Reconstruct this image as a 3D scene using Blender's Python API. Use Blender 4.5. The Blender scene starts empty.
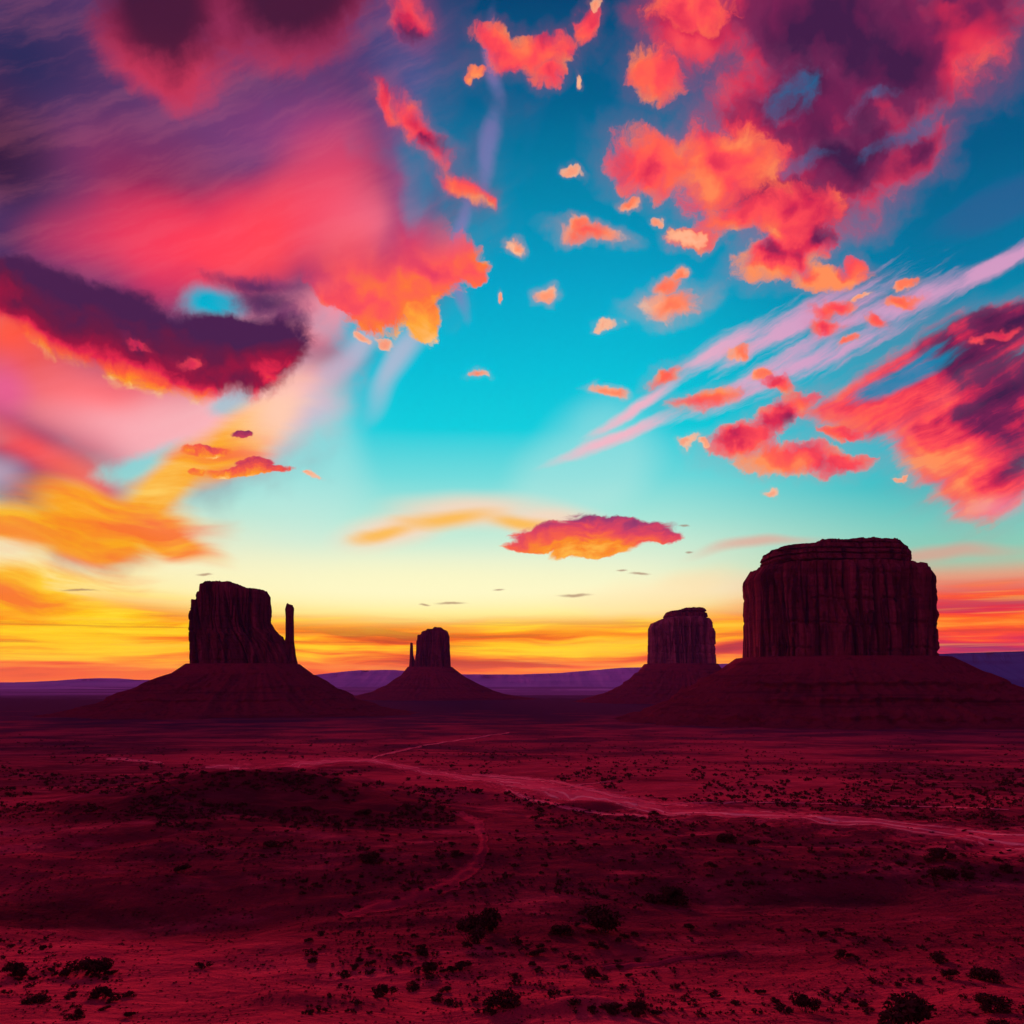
import bpy, bmesh, math, random
import numpy as np

sc = bpy.context.scene
COL = sc.collection

# ------------------------------------------------------------------ camera
FPX = 983.0                 # focal length in pixels of a 1024 wide frame
HORIZON = 683.0             # row of the true horizon
CAM_Z = 46.0
cam_data = bpy.data.cameras.new("camera")
cam = bpy.data.objects.new("camera", cam_data)
COL.objects.link(cam)
cam.location = (0, 0, CAM_Z)
cam.rotation_euler = (math.radians(90), 0, 0)
cam_data.sensor_width = 36.0
cam_data.lens = 36.0 * FPX / 1024.0
cam_data.shift_y = (HORIZON - 512.0) / 1024.0
cam_data.clip_start = 0.5
cam_data.clip_end = 200000.0
sc.camera = cam

# ------------------------------------------------------------------ colour management
sc.view_settings.view_transform = 'Standard'
sc.view_settings.look = 'None'
sc.view_settings.exposure = 0.0
sc.view_settings.gamma = 1.0
sc.view_settings.use_curve_mapping = False
sc.cycles.max_bounces = 4
sc.cycles.diffuse_bounces = 2
sc.cycles.glossy_bounces = 1
sc.cycles.volume_bounces = 1
sc.cycles.transparent_max_bounces = 8
sc.cycles.use_denoising = True
sc.cycles.use_adaptive_sampling = True
sc.cycles.adaptive_threshold = 0.02


def lin(c, a=1.0):
    out = []
    for x in c[:3]:
        x = x / 255.0
        out.append(x / 12.92 if x <= 0.04045 else ((x + 0.055) / 1.055) ** 2.4)
    return tuple(out) + (a,)


# ------------------------------------------------------------------ a small node-graph writer
class S:
    """A node output that understands arithmetic."""
    def __init__(self, g, sock): self.g, self.s = g, sock
    def __add__(self, o): return self.g.m('ADD', self, o)
    __radd__ = __add__
    def __sub__(self, o): return self.g.m('SUBTRACT', self, o)
    def __rsub__(self, o): return self.g.m('SUBTRACT', o, self)
    def __mul__(self, o): return self.g.m('MULTIPLY', self, o)
    __rmul__ = __mul__
    def __truediv__(self, o): return self.g.m('DIVIDE', self, o)


class Graph:
    def __init__(self, tree): self.t = tree
    def new(self, typ, **kw):
        n = self.t.nodes.new(typ)
        for k, v in kw.items(): setattr(n, k, v)
        return n
    def put(self, sock, v):
        if isinstance(v, S): self.t.links.new(v.s, sock)
        else: sock.default_value = v
    def m(self, op, a, b=None, c=None, clamp=False):
        n = self.new('ShaderNodeMath', operation=op, use_clamp=clamp)
        self.put(n.inputs[0], a)
        if b is not None: self.put(n.inputs[1], b)
        if c is not None: self.put(n.inputs[2], c)
        return S(self, n.outputs[0])
    def v(self, op, a, b=None):
        n = self.new('ShaderNodeVectorMath', operation=op)
        self.put(n.inputs[0], a)
        if b is not None:
            if op == 'SCALE': self.put(n.inputs['Scale'], b)
            else: self.put(n.inputs[1], b)
        return S(self, n.outputs['Value' if op in ('LENGTH', 'DOT_PRODUCT') else 'Vector'])
    def sep(self, a):
        n = self.new('ShaderNodeSeparateXYZ'); self.put(n.inputs[0], a)
        return [S(self, o) for o in n.outputs]
    def comb(self, x, y, z=0.0):
        n = self.new('ShaderNodeCombineXYZ')
        for i, q in enumerate((x, y, z)): self.put(n.inputs[i], q)
        return S(self, n.outputs[0])
    def mapping(self, vec, loc=(0, 0, 0), rot=0.0, scale=(1, 1, 1), kind='TEXTURE'):
        n = self.new('ShaderNodeMapping', vector_type=kind)
        self.put(n.inputs['Vector'], vec)
        n.inputs['Location'].default_value = loc
        n.inputs['Rotation'].default_value = (0, 0, rot)
        n.inputs['Scale'].default_value = scale
        return S(self, n.outputs[0])
    def noise(self, vec, scale, detail=3.0, rough=0.5, dist=0.0, color=False, dims='3D', lac=2.0):
        n = self.new('ShaderNodeTexNoise', noise_dimensions=dims)
        self.put(n.inputs['Vector'], vec)
        n.inputs['Scale'].default_value = scale
        n.inputs['Detail'].default_value = detail
        n.inputs['Roughness'].default_value = rough
        n.inputs['Lacunarity'].default_value = lac
        n.inputs['Distortion'].default_value = dist
        return S(self, n.outputs['Color' if color else 'Fac'])
    def voronoi(self, vec, scale, feature='F1', rnd=1.0):
        n = self.new('ShaderNodeTexVoronoi', feature=feature)
        self.put(n.inputs['Vector'], vec)
        n.inputs['Scale'].default_value = scale
        n.inputs['Randomness'].default_value = rnd
        return S(self, n.outputs['Distance'])
    def step(self, x, lo, hi, smooth=True, o0=0.0, o1=1.0):
        n = self.new('ShaderNodeMapRange', interpolation_type='SMOOTHSTEP' if smooth else 'LINEAR', clamp=True)
        self.put(n.inputs[0], x)
        n.inputs[1].default_value = lo; n.inputs[2].default_value = hi
        n.inputs[3].default_value = o0; n.inputs[4].default_value = o1
        return S(self, n.outputs[0])
    def mix(self, fac, a, b, blend='MIX'):
        n = self.new('ShaderNodeMix', data_type='RGBA', blend_type=blend, clamp_factor=True)
        self.put(n.inputs[0], fac); self.put(n.inputs[6], a); self.put(n.inputs[7], b)
        return S(self, n.outputs[2])
    def ramp(self, fac, stops, interp='LINEAR'):
        n = self.new('ShaderNodeValToRGB')
        cr = n.color_ramp; cr.interpolation = interp
        stops = sorted(stops, key=lambda s: s[0])
        while len(cr.elements) < len(stops): cr.elements.new(0.5)
        for e, (p, c) in zip(cr.elements, stops):
            e.position = p; e.color = c
        self.put(n.inputs[0], fac)
        return S(self, n.outputs[0])


# ------------------------------------------------------------------ the dusk sky (world shader, laid out by azimuth and elevation)
SUN_AZ, SUN_EL = math.radians(-9.0), math.radians(4.0)     # just over the horizon left of centre, behind the buttes


def uv(px, py):
    """direction of a spot of the sky -> (azimuth, elevation), scaled by FPX/100"""
    x, z = (px - 512.0) / FPX, (HORIZON - py) / FPX
    return (math.atan(x) * FPX / 100, math.atan2(z, math.hypot(1.0, x)) * FPX / 100)


world = bpy.data.worlds.new("World")
sc.world = world
world.use_nodes = True
world.node_tree.nodes.clear()
world.cycles.sampling_method = 'MANUAL'
world.cycles.sample_map_resolution = 512
G = Graph(world.node_tree)
tc = G.new('ShaderNodeTexCoord')
D = S(G, tc.outputs['Generated'])
dx, dy, dz = G.sep(D)
U = G.m('ARCTAN2', dx, dy) * (FPX / 100)
V = G.m('ARCSINE', dz) * (FPX / 100)
P = G.comb(U, V, 0.0)
def wobble(scale, detail, rough):      # two noises as a vector field (no colour to vector conversion: it upsets the node order)
    return G.comb(G.noise(G.v('ADD', P, (7.3, 1.9, 0.0)), scale, detail, rough) - 0.5, G.noise(G.v('ADD', P, (-3.1, 5.7, 4.0)), scale, detail, rough) - 0.5)


W1 = wobble(0.55, 2.0, 0.5)
W2 = wobble(2.3, 4.0, 0.6)
PL = G.v('ADD', P, G.v('SCALE', W1, 0.8))                                         # for broad soft veils
PC = G.v('ADD', G.v('ADD', P, G.v('SCALE', W1, 0.35)), G.v('SCALE', W2, 0.42))    # for cumulus
F = G.noise(PC, 1.9, 9.0, 0.62)
F1 = G.noise(PC, 1.5, 2.5, 0.5)
F2 = G.noise(G.v('ADD', PC, (-0.05, -0.14, 0.0)), 1.5, 2.5, 0.5)
EMB = (F1 - F2) * 2.2                                                             # light from the sun side, on the puffs
FF = G.noise(PC, 6.5, 6.0, 0.68)                                                  # fine curl
STK = G.noise(G.mapping(G.v('ADD', P, G.v('SCALE', W2, 0.16)), rot=math.radians(24), scale=(1 / 0.75, 1 / 5.4, 1)), 1.0, 7.0, 0.62)
HZ = G.noise(G.comb(U * 0.34, V * 5.0 + G.noise(G.comb(U * 0.5, V * 1.5, 9.0), 1.0, 2.0) * 1.6, 3.0), 1.0, 5.0, 0.55, dist=0.2)
HZF = G.noise(G.comb(U * 0.5, V * 16.0, 7.0), 1.0, 3.0, 0.55)


HS = G.noise(G.mapping(PL, rot=math.radians(-4), scale=(1 / 0.45, 1 / 3.0, 1)), 1.0, 5.0, 0.58)
LS = G.noise(G.mapping(G.v('ADD', P, G.v('SCALE', W2, 0.3)), rot=math.radians(8), scale=(1 / 1.6, 1 / 7.0, 1)), 1.0, 6.0, 0.62)
# every later node waits for all the textures (keeps few values alive at a time, so the shader fits its stack)
GATE = (F + FF + STK + HZ + HZF + HS + LS + EMB) * 1e-9
U = U + GATE
V = V + GATE
ZV = G.comb(GATE, GATE, 1.0)          # third coordinate 1: an affine map is then one dot product per axis
P = G.v('ADD', P, ZV)
PL = G.v('ADD', PL, ZV)
PC = G.v('ADD', PC, ZV)


def blob(vec, b):
    """distance from an ellipse's centre, 1 on its rim"""
    cx, cy, rx, ry = b[:4]
    r = math.radians(b[4]) if len(b) > 4 else 0.0
    c = uv(cx, cy)
    a = uv(cx + rx * math.cos(r), cy - rx * math.sin(r))
    e = uv(cx - ry * math.sin(r), cy - ry * math.cos(r))
    va, ve = (a[0] - c[0], a[1] - c[1]), (e[0] - c[0], e[1] - c[1])
    la, le, t = math.hypot(*va), math.hypot(*ve), math.atan2(va[1], va[0])
    ax, ay = math.cos(t) / la, math.sin(t) / la
    ex, ey = -math.sin(t) / le, math.cos(t) / le
    q = G.comb(G.v('DOT_PRODUCT', vec, (ax, ay, -ax * c[0] - ay * c[1])), G.v('DOT_PRODUCT', vec, (ex, ey, -ex * c[0] - ey * c[1])), 0.0)
    return G.v('LENGTH', q)


def blobs(vec, lst, k=0.25):
    d = None
    for b in lst:
        q = blob(vec, b)
        d = q if d is None else G.m('SMOOTH_MIN', d, q, k)
    return 1.0 - d


def tint(col, vec, b, c, strength=1.0, inner=0.0, outer=1.0):
    f = G.step(blob(vec, b), inner, outer, True, strength, 0.0)
    return G.mix(f, col, lin(c))


RH = 8.0
def vrow(y): return max(0.0, min(1.0, math.atan((HORIZON - y) / FPX) * FPX / 100 / RH))
VN = V * (1.0 / RH)
def column(rows):
    return G.ramp(VN, [(vrow(y), lin(c)) for y, c in rows])


# clear sky, three columns of the gradient
left = column([(684, (238, 92, 40)), (668, (252, 125, 40)), (650, (255, 175, 30)), (625, (255, 205, 60)), (600, (255, 236, 150)), (575, (250, 240, 190)),
               (540, (225, 238, 212)), (500, (178, 232, 226)), (460, (120, 218, 226)), (400, (20, 200, 222)), (300, (0, 165, 205)), (200, (20, 110, 160)), (60, (50, 70, 120)), (-60, (40, 45, 90)), (-300, (16, 16, 46))])
midc = column([(684, (240, 80, 34)), (672, (255, 120, 12)), (655, (255, 165, 8)), (632, (255, 200, 40)), (612, (255, 238, 140)), (592, (251, 250, 205)),
               (560, (226, 244, 216)), (520, (172, 234, 222)), (478, (112, 222, 226)), (430, (10, 208, 226)), (370, (0, 192, 220)), (280, (0, 163, 203)), (200, (0, 136, 178)), (100, (0, 98, 146)), (0, (4, 70, 118)), (-120, (10, 44, 90)), (-350, (12, 18, 50))])
right = column([(684, (240, 110, 40)), (664, (252, 160, 30)), (640, (250, 130, 60)), (612, (245, 120, 90)), (585, (226, 160, 130)), (570, (150, 205, 180)),
                (540, (120, 205, 195)), (500, (50, 190, 200)), (460, (0, 186, 208)), (400, (0, 165, 196)), (300, (0, 120, 165)), (200, (0, 92, 140)), (100, (0, 74, 120)), (0, (4, 54, 98)), (-120, (8, 34, 76)), (-350, (10, 14, 44))])
sky = G.mix(G.step(U, uv(40, 600)[0], uv(420, 600)[0]), left, midc)
sky = G.mix(G.step(U, uv(600, 600)[0], uv(960, 600)[0]), sky, right)

# warm layered stratus low over the horizon
warm_l = G.ramp(HZ, [(0.34, lin((255, 226, 20))), (0.43, lin((255, 196, 0))), (0.49, lin((254, 150, 0))), (0.55, lin((240, 100, 0))), (0.61, lin((192, 66, 12))), (0.72, lin((170, 56, 30)))])
warm_r = G.ramp(HZ, [(0.30, lin((255, 170, 10))), (0.39, lin((253, 118, 14))), (0.46, lin((250, 76, 40))), (0.53, lin((222, 52, 70))), (0.68, lin((160, 52, 92)))])
warm = G.mix(G.step(U, uv(560, 620)[0], uv(980, 620)[0]), warm_l, warm_r)
warm = G.mix(G.step(HZF, 0.52, 0.70) * 0.45, warm, lin((255, 190, 60)))
warm = G.mix(G.step(HZF, 0.46, 0.32) * 0.45, warm, lin((196, 70, 30)))
edge = V + (HZ - 0.5) * 0.55 - G.step(U, uv(620, 620)[0], uv(960, 620)[0]) * 0.26 - G.step(U, uv(330, 620)[0], uv(20, 620)[0]) * 0.18
band = G.step(edge, 0.42, 0.78, True, 1.0, 0.0)
sky = G.mix(band * G.step(HZ, 0.28, 0.44, True, 0.6, 1.0), sky, warm)
sky = G.mix(G.step(V, 0.0, 0.30, True, 0.85, 0.0), sky, G.mix(G.step(U, uv(300, 620)[0], uv(760, 620)[0]), lin((248, 106, 0)), lin((255, 120, 0))))

# pale arches of thin cirrus over the small butte and pink wisps to the right
def wisp(sky, vec, lst, col, k=0.3, lo=0.0, hi=0.6, strength=0.8, nz=None, amp=0.5):
    d = blobs(vec, lst, k)
    if nz is not None: d = d + (nz - 0.5) * amp
    return G.mix(G.step(d, lo, hi, True, 0.0, strength), sky, col if isinstance(col, S) else lin(col))


sky = wisp(sky, PL, [(300, 470, 90, 120, 20), (580, 470, 110, 70, 25)], (205, 240, 232), strength=0.30)
AV = G.v('ADD', P, G.v('SCALE', W1, 0.25))
sky = wisp(sky, AV, [(400, 526, 90, 26, 16), (470, 508, 110, 26, 0), (550, 520, 80, 24, -8)], (255, 216, 190), lo=0.0, hi=0.8, strength=0.8)
sky = wisp(sky, AV, [(385, 532, 56, 11, 16), (450, 515, 80, 14, 6), (520, 520, 60, 11, -8)], (252, 190, 84), lo=0.0, hi=0.9, strength=0.95, nz=HS, amp=0.8)
sky = wisp(sky, PL, [(930, 556, 130, 13, 8), (760, 548, 90, 9, 9)], (240, 140, 125), lo=0.0, hi=0.9, strength=0.55)
sky = wisp(sky, PL, [(650, 585, 120, 22, 3)], (255, 222, 170), strength=0.5)

sky = G.mix(G.step(blob(P, (420, 586, 380, 46)), 0.0, 1.0, True, 0.70, 0.0), sky, lin((255, 252, 200)))

# ---- the great soft veil on the left
veil = lin((100, 58, 112))
vc = tint(veil, PL, (20, 40, 170, 120), (44, 44, 92))
vc = tint(vc, PL, (10, 150, 90, 130), (56, 30, 66))
vc = tint(vc, PL, (20, 240, 80, 70), (74, 48, 98))
vc = tint(vc, PL, (290, 130, 170, 70), (134, 62, 126), 0.9)
vc = tint(vc, PL, (400, 40, 90, 110), (70, 66, 124), 0.9)
vc = tint(vc, PL, (150, 190, 130, 90, -30), (150, 40, 88), 0.9)
vc = tint(vc, PL, (190, 240, 170, 90, 10), (240, 50, 96), 1.0)
vc = tint(vc, PL, (250, 240, 110, 60, 10), (255, 82, 84), 1.0)
vc = tint(vc, PL, (325, 195, 100, 110, 20), (248, 76, 106), 0.8)
vc = tint(vc, PL, (360, 230, 90, 60, 0), (248, 112, 140), 0.8)
vc = tint(vc, PL, (215, 232, 190, 76, 6), (255, 66, 90), 0.85)
vc = tint(vc, PL, (410, 200, 40, 100, 10), (150, 72, 130), 0.8)
vc = tint(vc, PL, (290, 330, 130, 60, 0), (255, 150, 165), 0.9)
vc = tint(vc, PL, (350, 270, 60, 60, -30), (250, 90, 96), 0.8)
vc = tint(vc, PL, (90, 400, 190, 80, -10), (255, 118, 124), 1.0)
vc = tint(vc, PL, (10, 330, 90, 60, -30), (255, 84, 56), 1.0)
vc = tint(vc, PL, (10, 395, 40, 60, 0), (232, 92, 152), 0.8)
vc = tint(vc, PL, (130, 430, 120, 40, -8), (252, 168, 180), 0.9)
vc = tint(vc, PL, (40, 462, 120, 30, -24), (252, 86, 88), 0.9)
vc = tint(vc, PL, (90, 500, 70, 60, -40), (250, 120, 90), 0.8)
vc = tint(vc, PL, (0, 480, 50, 24, -10), (200, 178, 200), 0.7)
vc = tint(vc, PL, (435, 110, 70, 130, 10), (72, 96, 156), 0.8)
vc = tint(vc, PL, (425, 245, 50, 60, 10), (196, 62, 112), 0.9)
vc = tint(vc, PL, (340, 320, 60, 50, 0), (250, 150, 170), 0.8)
vc = tint(vc, PL, (250, 430, 190, 80, 10), (250, 186, 194), 1.0, 0.25)
vd = blobs(PL, [(110, 130, 360, 260), (70, 260, 260, 120), (90, 400, 250, 110, -8), (290, 230, 190, 150), (370, 60, 110, 150, 0), (385, 225, 85, 110, 20), (270, 380, 100, 80, 10), (60, 490, 110, 60, -20)], 0.35)
sky = G.mix(G.step(vd + (F1 - 0.5) * 0.7 + (STK - 0.5) * 0.12, -0.15, 0.52), sky, G.mix(G.step(STK, 0.40, 0.66) * 0.09, vc, lin((250, 130, 150))))
# gaps of clear sky in the veil
for b, s in (((208, 298, 40, 22, -6), 1.0), ((450, 120, 40, 70, 20), 0.55), ((420, 190, 24, 60, 10), 0.5), ((372, 345, 44, 32, 10), 0.9), ((225, 412, 36, 14, 10), 0.55), ((140, 460, 52, 16, 22), 0.8)):
    sky = G.mix(G.step(blob(PL, b) + (F - 0.5) * 1.2, 0.30, 1.10, True, s, 0.0), sky, midc)
sky = wisp(sky, PL, [(350, 370, 80, 20, 48), (400, 375, 70, 16, 62), (300, 430, 60, 20, 12)], (206, 186, 214), lo=-0.1, hi=0.9, strength=0.6)
# yellow plume and streaks under the veil
pl = blobs(PL, [(165, 485, 74, 34, 36), (245, 442, 90, 38, 30), (120, 515, 110, 26, -8), (175, 535, 60, 13, -20)], 0.4)
pcol = G.ramp(HS, [(0.36, lin((255, 205, 90))), (0.5, lin((252, 168, 30))), (0.62, lin((250, 120, 50)))])
pcol = tint(pcol, PL, (300, 425, 100, 70), (255, 206, 180), 1.0, 0.2)
sky = G.mix(G.step(pl + (HS - 0.5) * 0.9, -0.12, 0.55, True, 0.0, 0.97), sky, pcol)
yl = blobs(PL, [(0, 525, 190, 30, -6), (20, 575, 150, 34, 2), (100, 540, 90, 14, 3)], 0.3)
ycol = G.ramp(HS, [(0.34, lin((255, 232, 150))), (0.44, lin((254, 205, 40))), (0.54, lin((251, 168, 10))), (0.64, lin((248, 120, 40)))])
ycol = tint(ycol, PL, (90, 550, 70, 12, 0), (248, 92, 40), 0.9)
ycol = tint(ycol, PL, (0, 530, 130, 14, -8), (248, 112, 20), 0.8)
ycol = tint(ycol, PL, (0, 545, 60, 12, 0), (252, 170, 140), 0.8)
sky = G.mix(G.step(yl + (HS - 0.5) * 1.5, 0.0, 0.70, True, 0.0, 0.96), sky, ycol)

# ---- paired cirrus trails on the right
cir = blobs(G.v('ADD', P, G.v('SCALE', W2, 0.10)), [(620, 436, 105, 10, 23), (640, 405, 85, 10, 34), (730, 345, 80, 13, 32), (800, 322, 150, 22, 24), (790, 368, 150, 20, 24), (900, 305, 160, 16, 24), (1000, 262, 130, 16, 24)], 0.3)
ccol = G.mix(G.step(U, uv(600, 400)[0], uv(840, 330)[0]), lin((252, 180, 200)), lin((224, 160, 204)))
sky = G.mix(G.step(cir + (STK - 0.5) * G.step(U, uv(560, 450)[0], uv(800, 350)[0], True, 0.9, 2.6), 0.0, 0.85, True, 0.0, 0.86), sky, ccol)
sky = wisp(sky, P, [(1000, 205, 90, 26, 24)], (50, 92, 150), strength=0.5, nz=STK, amp=1.0)
sky = wisp(sky, PL, [(496, 70, 9, 60, 4), (488, 160, 9, 60, -14), (470, 225, 8, 50, -12), (466, 285, 7, 40, 6)], (140, 124, 190), lo=-0.2, hi=0.9, strength=0.55, nz=F, amp=1.4)

CUM = [(0.0, lin((66, 30, 74))), (0.22, lin((118, 34, 84))), (0.40, lin((214, 44, 84))), (0.56, lin((252, 74, 88))), (0.74, lin((255, 106, 82))), (0.90, lin((255, 144, 90))), (1.0, lin((255, 190, 150)))]


def cumulus(sky, lst, k=0.25, amp=1.2, lo=0.0, hi=0.25, bias=0.62, dens=0.5, emb=1.0, stops=CUM, nz=None, vec=None, dark=(), light=(), strength=1.0, fine=0.80, tex=0.26, ntex=0.25, grad=None, halo=0.14, thin=0.30):
    """a bank of cloud: thick parts dark, edges that face the low sun bright"""
    vec = vec or PC
    d0 = blobs(vec, lst, k)
    n = (nz or F) - 0.5
    d = d0 + n * amp + (FF - 0.5) * fine
    t = bias - G.m('MAXIMUM', d, 0.0) * dens + EMB * emb + (FF - 0.5) * tex + n * ntex
    if grad: t = t - (V - uv(*grad[:2])[1]) * grad[2] - (U - uv(*grad[:2])[0]) * grad[3]
    for b, s in dark: t = t - G.step(blob(PL, b), 0.0, 1.0, True, s, 0.0)
    for b, s in light: t = t + G.step(blob(PL, b), 0.0, 1.0, True, s, 0.0)
    veil_ = G.step(d0 + n * amp * 1.3, -0.55, 0.35, True, 0.0, halo)      # thin vapour round the cloud
    sky = G.mix(veil_, sky, stops[2][1])
    a = G.step(d, lo, hi, True, 0.0, (1 - thin) * strength) + G.step(d, hi * 0.6, hi + 0.34, True, 0.0, thin * strength)      # thin at the rim
    return G.mix(a, sky, G.ramp(G.m('MINIMUM', t, 0.90), stops))


# ---- dark red bank, right
BV = G.v('ADD', P, G.v('SCALE', W2, 0.22))
sky = cumulus(sky, [(860, 405, 60, 22, 14), (960, 352, 140, 34, 22), (1015, 318, 90, 20, 10), (895, 402, 84, 36, 20), (1015, 410, 130, 80, 10), (950, 440, 74, 60, -30), (985, 480, 60, 46, 20)], 0.3, 0.9, -0.04, 0.36, bias=0.53, dens=0.12, emb=0.5, nz=STK, vec=BV, thin=0.08, fine=0.25, tex=0.22, ntex=1.2,
              dark=(((985, 335, 150, 50, 15), 0.42), ((1024, 380, 110, 46, 15), 0.35), ((1024, 455, 60, 24, 10), 0.2)), light=(((940, 445, 80, 60, -10), 0.34), ((850, 395, 50, 40), 0.22), ((970, 490, 60, 34), 0.30)))
sky = G.mix(G.step(blob(PL, (990, 500, 70, 20, 14)), 0.0, 1.0, True, 0.5, 0.0), sky, lin((236, 150, 180)))
sky = G.mix(G.step(blob(PL, (920, 352, 70, 16, 20)) + (STK - 0.5) * 3.0, 0.2, 1.1, True, 0.9, 0.0), sky, lin((0, 136, 182)))
# ---- broken cumulus between
sky = cumulus(sky, [(780, 418, 50, 20, 34), (745, 445, 40, 16, 10), (795, 460, 80, 20, 2), (850, 455, 30, 12, 0), (842, 428, 22, 8, 0)], 0.2, 1.1, 0.0, 0.25, bias=0.70, dens=0.12, tex=0.3, grad=(800, 448, 0.34, 0.0), light=(((800, 478, 80, 10), 0.14), ((770, 430, 40, 30), 0.10)))
# ---- big dark mass top right with lit puffs
sky = cumulus(sky, [(830, 20, 150, 90, -10), (900, 60, 120, 60, 25), (800, 110, 110, 70, 10), (850, 160, 90, 50, 20), (690, 20, 50, 50), (780, 200, 90, 40, -10), (960, 20, 80, 50, 30), (910, 150, 50, 26, 30)], 0.3, 0.9, -0.08, 0.40, bias=0.46, dens=0.36, emb=0.45, halo=0.35, thin=0.15,
              dark=(((850, 30, 170, 110, 0), 0.18), ((830, 150, 110, 80, 30), 0.16)), light=(((690, 30, 40, 60), 0.25), ((960, 40, 60, 40, 40), 0.28), ((740, 60, 50, 80), 0.08)))
for b, s in (((790, 95, 34, 24, 20), 0.85), ((800, 165, 36, 12, 24), 0.6), ((868, 95, 30, 14, 20), 0.6), ((900, 130, 60, 12, 30), 0.6)):
    sky = G.mix(G.step(blob(PC, b) + (F - 0.5) * 2.4 + (FF - 0.5) * 1.0, 0.1, 1.1, True, s, 0.0), sky, lin((6, 104, 156)))
sky = cumulus(sky, [(655, 160, 60, 36, -20), (720, 165, 66, 50, 0), (740, 215, 50, 22, 0), (790, 215, 60, 36, 0), (655, 75, 38, 30, -20), (690, 10, 50, 24, 0), (690, 232, 26, 12, 0)], 0.25, 0.9, 0.0, 0.25, bias=0.69, dens=0.12, emb=0.7,
              dark=(((810, 165, 70, 60), 0.34), ((740, 110, 60, 40), 0.2)), light=(((690, 200, 110, 50), 0.08),))
sky = cumulus(sky, [(775, 265, 50, 26, 10), (830, 280, 50, 14, 5), (800, 245, 40, 20, 0), (855, 268, 14, 12, 50)], 0.25, 0.9, 0.0, 0.25, bias=0.73, dens=0.12, grad=(800, 255, 0.14, 0.03), dark=(((815, 245, 56, 30), 0.22),))
sky = cumulus(sky, [(535, 55, 58, 24, 10), (500, 45, 34, 16, -30), (590, 25, 20, 18, 40), (545, 75, 20, 14, 0), (480, 75, 12, 8)], 0.25, 1.0, 0.0, 0.25, bias=0.70, dens=0.1, emb=0.7, grad=(540, 50, 0.35, 0.1))
# ---- fluffy edge of the veil
EV = G.v('ADD', P, G.v('SCALE', W2, 0.36))
dd = blobs(EV, [(445, 262, 48, 30, 12), (405, 285, 66, 44, 20), (345, 285, 70, 26, -34), (424, 322, 18, 26, 10), (475, 272, 18, 16, 0), (385, 250, 70, 40, 20)], 0.3)
tt = 0.58 - (V - uv(400, 290)[1] - (U - uv(400, 285)[0]) * 0.36) * 0.50 + EMB * 0.55 + (FF - 0.5) * 0.16 + (F - 0.5) * 0.4
soft = G.step(V - (U - uv(400, 245)[0]) * 0.30, uv(400, 282)[1], uv(400, 215)[1], True, 1.0, 0.0)
sky = G.mix(G.step(dd + (F - 0.5) * 1.3 + (FF - 0.5) * 0.7, 0.0, 0.26) * soft, sky, G.ramp(tt, [(0.0, lin((150, 56, 110))), (0.3, lin((225, 60, 100))), (0.52, lin((252, 84, 92))), (0.72, lin((252, 118, 62))), (0.84, lin((253, 168, 60))), (1.0, lin((255, 205, 140)))]))
sky = cumulus(sky, [(425, 135, 60, 16, -48), (465, 190, 34, 13, -28), (485, 200, 14, 8, -40), (390, 105, 30, 10, -60)], 0.3, 0.6, 0.0, 0.55, bias=0.55, dens=0.1, dark=(((430, 130, 40, 26, -40), 0.4),), light=(((475, 198, 32, 14, -25), 0.25),))
# ---- dark patches at the top left
TV = G.v('ADD', G.v('ADD', P, G.v('SCALE', W1, 0.3)), G.v('SCALE', W2, 0.15))
dd = blobs(TV, [(160, 44, 62, 56, -14), (296, 26, 74, 50, 8), (222, 4, 60, 44, 0)], 0.5)
sky = G.mix(G.step(dd + (F - 0.5) * 0.9 + (STK - 0.5) * 0.4, -0.22, 0.42, True, 0.0, 0.80), sky, G.mix(G.step(V, uv(200, 20)[1], uv(200, 85)[1]), lin((160, 44, 84)), lin((220, 56, 86))))
dd = blobs(TV, [(158, 0, 68, 84, -14), (296, -10, 84, 72, 10)], 0.3)
sky = G.mix(G.step(dd + (F - 0.5) * 0.9 + (STK - 0.5) * 0.4, -0.10, 0.48, True, 0.0, 0.92), sky, G.mix(G.step(dd, 0.0, 0.6), lin((120, 30, 70)), lin((60, 24, 56))))
sky = cumulus(sky, [(415, 15, 24, 34, 20)], 0.2, 0.4, 0.0, 0.6, bias=0.55, dens=0.05)
# ---- long dark cloud, left, with a burning underside
LD = [(0.0, lin((74, 34, 80))), (0.26, lin((106, 28, 68))), (0.48, lin((150, 24, 64))), (0.62, lin((226, 40, 76))), (0.78, lin((252, 92, 60))), (0.92, lin((252, 152, 30))), (1.0, lin((255, 214, 120)))]
DV = G.v('ADD', G.v('ADD', P, G.v('SCALE', W1, 0.35)), G.v('SCALE', W2, 0.22))
sky = cumulus(sky, [(262, 300, 44, 26, -20), (278, 320, 36, 24, 10), (250, 280, 60, 10, -8)], 0.3, 0.9, -0.1, 0.6, vec=DV, strength=0.92, stops=[(0.0, lin((78, 40, 90))), (0.3, lin((96, 46, 100))), (0.55, lin((140, 60, 116))), (0.8, lin((206, 96, 136))), (1.0, lin((240, 150, 170)))], bias=0.30, dens=0.05, emb=0.9)
dd = blobs(DV, [(45, 300, 110, 34, -14), (125, 335, 120, 46, -16), (195, 360, 108, 46, -8), (258, 356, 62, 40, 10), (220, 338, 62, 26, 0)], 0.35)
tt = 0.46 - (V - uv(150, 352)[1] + (U - uv(150, 352)[0]) * 0.24) * 1.45 + EMB * 0.60 + (FF - 0.5) * 0.26 + (F - 0.5) * 0.5 - G.m('MAXIMUM', dd, 0.0) * 0.10
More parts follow.
